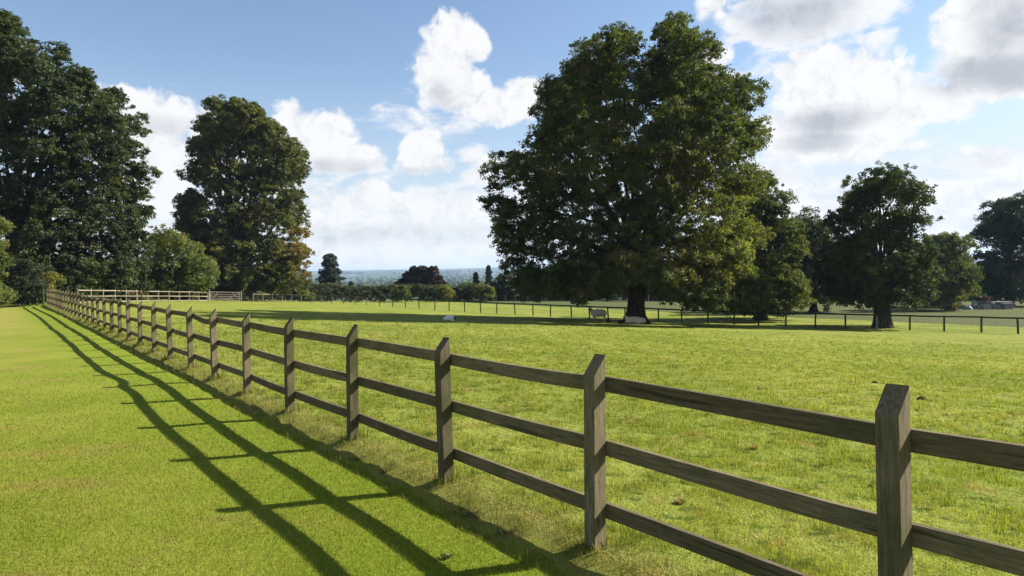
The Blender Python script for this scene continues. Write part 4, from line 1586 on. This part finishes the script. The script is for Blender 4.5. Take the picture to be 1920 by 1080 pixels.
# black-faced white sheep curled up out in the shadow, facing right
body = []
for t in np.linspace(0, 1, 7):
    body.append((-.36 + .6 * t, .05 * t, .2 + .10 * math.sin(2.2 * t), .23, .25, .18 + .10 * math.sin(2.4 * t)))
head = [(.36, -.06, .36, .1, .09, .1), (.44, -.1, .30, .085, .075, .085), (.48, -.14, .22, .07, .06, .08), (.49, -.17, .15, .05, .05, .06)]
legs = chain((.3, -.22, .1), (.1, -.3, .06), .08, .05)
px_, Yx = 843, 42.5
x_ = ray(px_, 604)[0] * Yx
sheep('black faced white sheep lying in the shadow out in the field', (x_, Yx, gz(x_, Yx)), rad(10), body + head + legs,
      lambda c: c.x > .37 and c.z < .38 and c.y < -.02, WOOL_WHITE, FACE_BLACK, 0.7, (((.38, -.02, .42), (.3, .02, .45)), ((.40, -.16, .40), (.32, -.25, .40))))


# ------------------------------------------------------------------ small things on the grass
def mound(name, label, cat, px, py, wpx, hpx, mat, seed, group=None, blades_=False):
    g = np.random.default_rng(seed)
    # march to the ground
    Y = 5.0
    a, b = ray(px, py)
    while CAM_H + b * Y > gz(a * Y, Y) and Y < 120:
        Y += 0.05
    x = a * Y
    W, H = wpx / 2 * Y / FPX, hpx * Y / FPX
    V, P = [], []
    n, r = 22, 8
    for i in range(r + 1):
        t = i / r
        for j in range(n):
            th = 2 * math.pi * j / n
            q = W * t * (1 + .18 * math.sin(3 * th + seed) + .1 * math.sin(7 * th + seed * 2))
            z = H * (1 - t * t) ** 1.2 * (1 + .25 * g.normal()) if i < r else -.03
            V.append((q * math.cos(th), q * math.sin(th) * .8, z))
    for i in range(r):
        for j in range(n):
            j2 = (j + 1) % n
            P.append((i * n + j, (i + 1) * n + j, (i + 1) * n + j2, i * n + j2))
    o = link(name, new_mesh(name, V, polys=P), mat, None, (x, Y, gz(x, Y)))
    tag(o, label, cat, group)
    return o


mound('molehill', 'dark molehill just right of the nearest fence post', 'molehill', 1727, 750, 22, 5, EARTH, 3)
mound('molehill', 'flat little molehill further up the field near the nearest post', 'molehill', 1640, 718, 14, 3, EARTH, 4)
mound('molehill', 'small dark burrow mound behind the nearest post', 'molehill', 1632, 914, 13, 4, EARTH, 5)


def grass_tussock(label, px, py, rpx, seed, mat, up=0.5):
    g = np.random.default_rng(seed)
    Y = 3.0
    a, b = ray(px, py)
    while CAM_H + b * Y > gz(a * Y, Y) and Y < 120:
        Y += 0.02
    x = a * Y
    R = rpx * Y / FPX
    n = 420
    V, T = [], []
    for i in range(n):
        th = g.uniform(0, 2 * math.pi)
        r0_ = R * .5 * math.sqrt(g.random())
        p = np.array([r0_ * math.cos(th), r0_ * math.sin(th), 0])
        d = np.array([math.cos(th) * g.uniform(.2, 1), math.sin(th) * g.uniform(.2, 1), up * g.uniform(.8, 2.4)])
        e = p + d / np.linalg.norm(d) * R * g.uniform(.5, 1.2)
        w = np.cross(d, [0, 0, 1.0])
        w = w / (np.linalg.norm(w) + 1e-6) * 0.003
        k = len(V)
        V += [p - w, p + w, e]
        T.append((k, k + 1, k + 2))
    o = link('grass_tussock', new_mesh('grass_tussock', np.array(V), tris=np.array(T)), mat, None, (x, Y, gz(x, Y)))
    return tag(o, label, 'grass tussock')


grass_tussock('dead brown grass tuft seen between the rails of the nearest bay', 1413, 843, 11, 8, MATS['dead_grass'], .8)
grass_tussock('straw coloured grass tuft under the lowest rail by the second post', 1275, 945, 11, 9, MATS['dead_grass'], .4)
grass_tussock('dark green grass tussock in front of the standing sheep tail', 1140, 605, 9, 10, MATS['hedge_leaves'], .9)
grass_tussock('dark green grass tussock at the head of the sheep lying by the trunk', 1163, 606, 7, 11, MATS['hedge_leaves'], .9)


def weed(label, px, py, rpx, seed):
    g = np.random.default_rng(seed)
    a, b = ray(px, py)
    Y = 2.0
    while CAM_H + b * Y > gz(a * Y, Y) and Y < 60:
        Y += 0.02
    x = a * Y
    R = .7 * rpx * Y / FPX
    n = 14
    c = np.stack([g.normal(0, R * .6, n), g.normal(0, R * .5, n), np.full(n, .018)], -1)
    V = leaf_cloud(c, np.full(n, .012), np.tile([0, 0, 1.], (n, 1)), 4, .028, .013, g, 0, .4)
    o = cloud_mesh('lawn_weed', [V], MATS['weed_leaves'], None)
    o.location = (x, Y, gz(x, Y))
    tag(o, label, 'weed')


leaf_mat('weed_leaves', (0.0266, 0.0594, 0.0120), (0.0532, 0.1018, 0.0240), None, 0, 0.3, 5.0)
weed('flat dark weed in the lawn between two rail shadows', 838, 1050, 11, 21)


# ------------------------------------------------------------------ rubbish heap at the right
def heap():
    Y0 = 83.0

    def gp(px, dy=0.0):
        Y = Y0 + dy
        x = ray(px, 570)[0] * Y
        return np.array([x, Y, gz(x, Y)])
    grey = plain_mat('old_paint', (0.136, 0.140, 0.152), 0.7, 0.25, 5)  # heap colours are dimmed to carry the shade of the trees
    white = plain_mat('white_paint', (0.248, 0.248, 0.248), 0.6, 0.15, 5)
    red = plain_mat('red_plastic', (0.09, 0.022, 0.02), 0.6, 0.2, 5)
    grn = plain_mat('green_plastic', (0.06, 0.16, 0.10), 0.5, 0.2, 5)
    conc = plain_mat('pale_rubble', (0.168, 0.160, 0.148), 0.9, 0.3, 6)
    tarp = plain_mat('blue_grey_tarpaulin', (0.144, 0.168, 0.192), 0.6, 0.2, 3)
    # tarpaulin
    p = gp(1814, -1)
    g = np.random.default_rng(5)
    V, P = [], []
    n, r = 20, 7
    for i in range(r + 1):
        t = i / r
        for j in range(n):
            th = 2 * math.pi * j / n
            q = t * (1 + .12 * math.sin(4 * th))
            V.append((.62 * q * math.cos(th), .5 * q * math.sin(th), .5 * (1 - t ** 2.6) * (1 + .12 * math.sin(5 * th + i)) - (.02 if i == r else 0)))
    for i in range(r):
        for j in range(n):
            j2 = (j + 1) % n
            P.append((i * n + j, (i + 1) * n + j, (i + 1) * n + j2, i * n + j2))
    o = link('tarpaulin', new_mesh('tarpaulin', V, polys=P), tarp, None, tuple(p))
    tag(o, 'crumpled blue grey tarpaulin at the left end of the rubbish heap', 'tarpaulin')
    # chair
    p = gp(1827)
    root = thing('garden_chair', 'pale upright garden chair beside the tarpaulin', 'chair', p, None, rad(20))
    for nm, c, s in (('seat', (0, 0, .42), (.45, .45, .05)), ('backrest', (-.2, .0, .78), (.05, .45, .62))):
        mb = MB()
        mb.box(c, s, bev=.02)
        mb.build(nm, white, root)
    for a in (-.19, .19):
        for b in (-.19, .19):
            mb = MB()
            mb.box((a, b, .2), (.05, .05, .42))
            mb.build('leg', white, root)
    # plank table
    a, b = gp(1857, .4), gp(1895, .4)
    root = thing('plank_table', 'long low plank table with pale top at the rubbish heap', 'table', (a + b) / 2)
    mb = MB()
    mb.box((0, 0, .86), (np.linalg.norm(b - a), .6, .07), bev=.01)
    mb.build('tabletop', white, root)
    for sx in (-1, 1):
        for sy in (-.22, .22):
            mb = MB()
            mb.box((sx * (np.linalg.norm(b - a) / 2 - .12), sy, .42), (.09, .09, .86))
            mb.build('leg', grey, root)
    # stacks of crates
    k = 0
    labels = ['slatted grey crate next to the garden chair', 'slatted grey crate in the middle of the crate row', 'slatted grey crate nearest the plank table', 'pale crate on the ground under the plank table']
    for px_, dy, w, h, mt in ((1838, -.4, .95, .55, grey), (1847, -.6, .6, .6, white), (1853, -.5, .45, .7, grey), (1872, -.3, .8, .38, conc)):
        p = gp(px_, dy)
        root = thing('crate', labels[k], 'crate', p, 'crates at the rubbish heap')
        mb = MB()
        nS = 4
        for i in range(nS):
            zc = h * (i + .5) / nS
            for yy in (-.25, .25):
                mb.box((0, yy, zc), (w, .03, h / nS * .72))
            for xx in (-w / 2, w / 2):
                mb.box((xx, 0, zc), (.03, .47, h / nS * .72))
        mb.box((0, 0, .03), (w * .95, .45, .03))
        mb.build('slats', mt, root)
        for xx in (-1, 1):
            for yy in (-1, 1):
                mb = MB()
                mb.box((xx * (w / 2 + .018), yy * (.25 + .018), h / 2), (.05, .05, h + .02))
                mb.build('corner_post', mt, root)
        k += 1
    # big box at the right end
    p = gp(1888, -.5)
    root = thing('water_trough', 'square grey trough under the right end of the plank table', 'trough', p)
    mb = MB()
    mb.box((0, 0, .38), (1.2, .7, .62), bev=.04)
    mb.build('tank', grey, root)
    mb = MB()
    mb.box((0, -.0, .72), (1.28, .78, .06), bev=.015)
    mb.build('rim', grey, root)
    # red tub holding green pot, on top of the crate pile behind
    p = gp(1845, .9)
    root = thing('pallet_stack', 'stack of grey pallets behind the crates', 'pallets', p)
    for i in range(6):
        mb = MB()
        for q in (-.45, -.15, .15, .45):
            mb.box((0, q, .16 * i + .13), (1.2, .2, .03))
        for q in (-.5, 0, .5):
            mb.box((q, 0, .16 * i + .06), (.1, 1.0, .1))
        mb.build('pallet', grey, root)
    z = p[2] + .98
    mb = MB()
    mb.tube([(0, 0, 0), (0, 0, .02), (0, 0, .42), (0, 0, .47)], [.36, .38, .48, .5], 20)
    o = mb.build('tub', red, None, False, (p[0] + .1, p[1] - .1, z))
    tag(o, 'dull red plastic tub on top of the pallets', 'tub')
    mb = MB()
    mb.tube([(0, 0, 0), (0, 0, .35), (0, 0, .4)], [.22, .3, .33], 18)
    o = mb.build('bucket', grn, None, False, (p[0] - .05, p[1] - .1, z + .475))
    tag(o, 'dark green bucket standing in the red tub', 'bucket')
    # rubble pile
    p = gp(1868, 1.2)
    g = np.random.default_rng(12)
    mb = MB()
    for i in range(70):
        t = g.random() ** .6
        th = g.uniform(0, 6.28)
        x, y = 1.3 * t * math.cos(th), .6 * t * math.sin(th)
        zz = (1 - t) * 1.25 * g.random() + .08
        mb.box((x, y, zz), tuple(g.uniform(.12, .4, 3)), g.uniform(0, 3), g.uniform(0, 3), g.uniform(0, 3), .02)
    o = mb.build('rubble_pile', conc, None, False, tuple(p))
    tag(o, 'pale heap of broken rubble behind the plank table', 'rubble', None, 'stuff')


heap()


# ------------------------------------------------------------------ the air
def haze():
    mb = MB()
    mb.box((0, 4000, 50 - 45 + 0), (26000, 14000, 0.1))
    mb = MB()
    zlo, zhi = -46.0, 95.0
    mb.box((0, 3800, (zlo + zhi) / 2), (16000, 12000, zhi - zlo))
    m_ = bpy.data.materials.new('air')
    m_.use_nodes = True
    m_.node_tree.nodes.clear()
    t = NT(m_.node_tree)
    out = t.n('ShaderNodeOutputMaterial')
    v = t.n('ShaderNodeVolumePrincipled')
    v.inputs['Color'].default_value = (0.50, 0.70, 1.0, 1)
    v.inputs['Density'].default_value = 0.00011
    v.inputs['Anisotropy'].default_value = 0.2
    t.link(v.outputs[0], out.inputs['Volume'])
    o = mb.build('haze', m_)
    tag(o, 'thin blue air over the valley', None, None, 'stuff')


HAZE = True
if HAZE:
    haze()
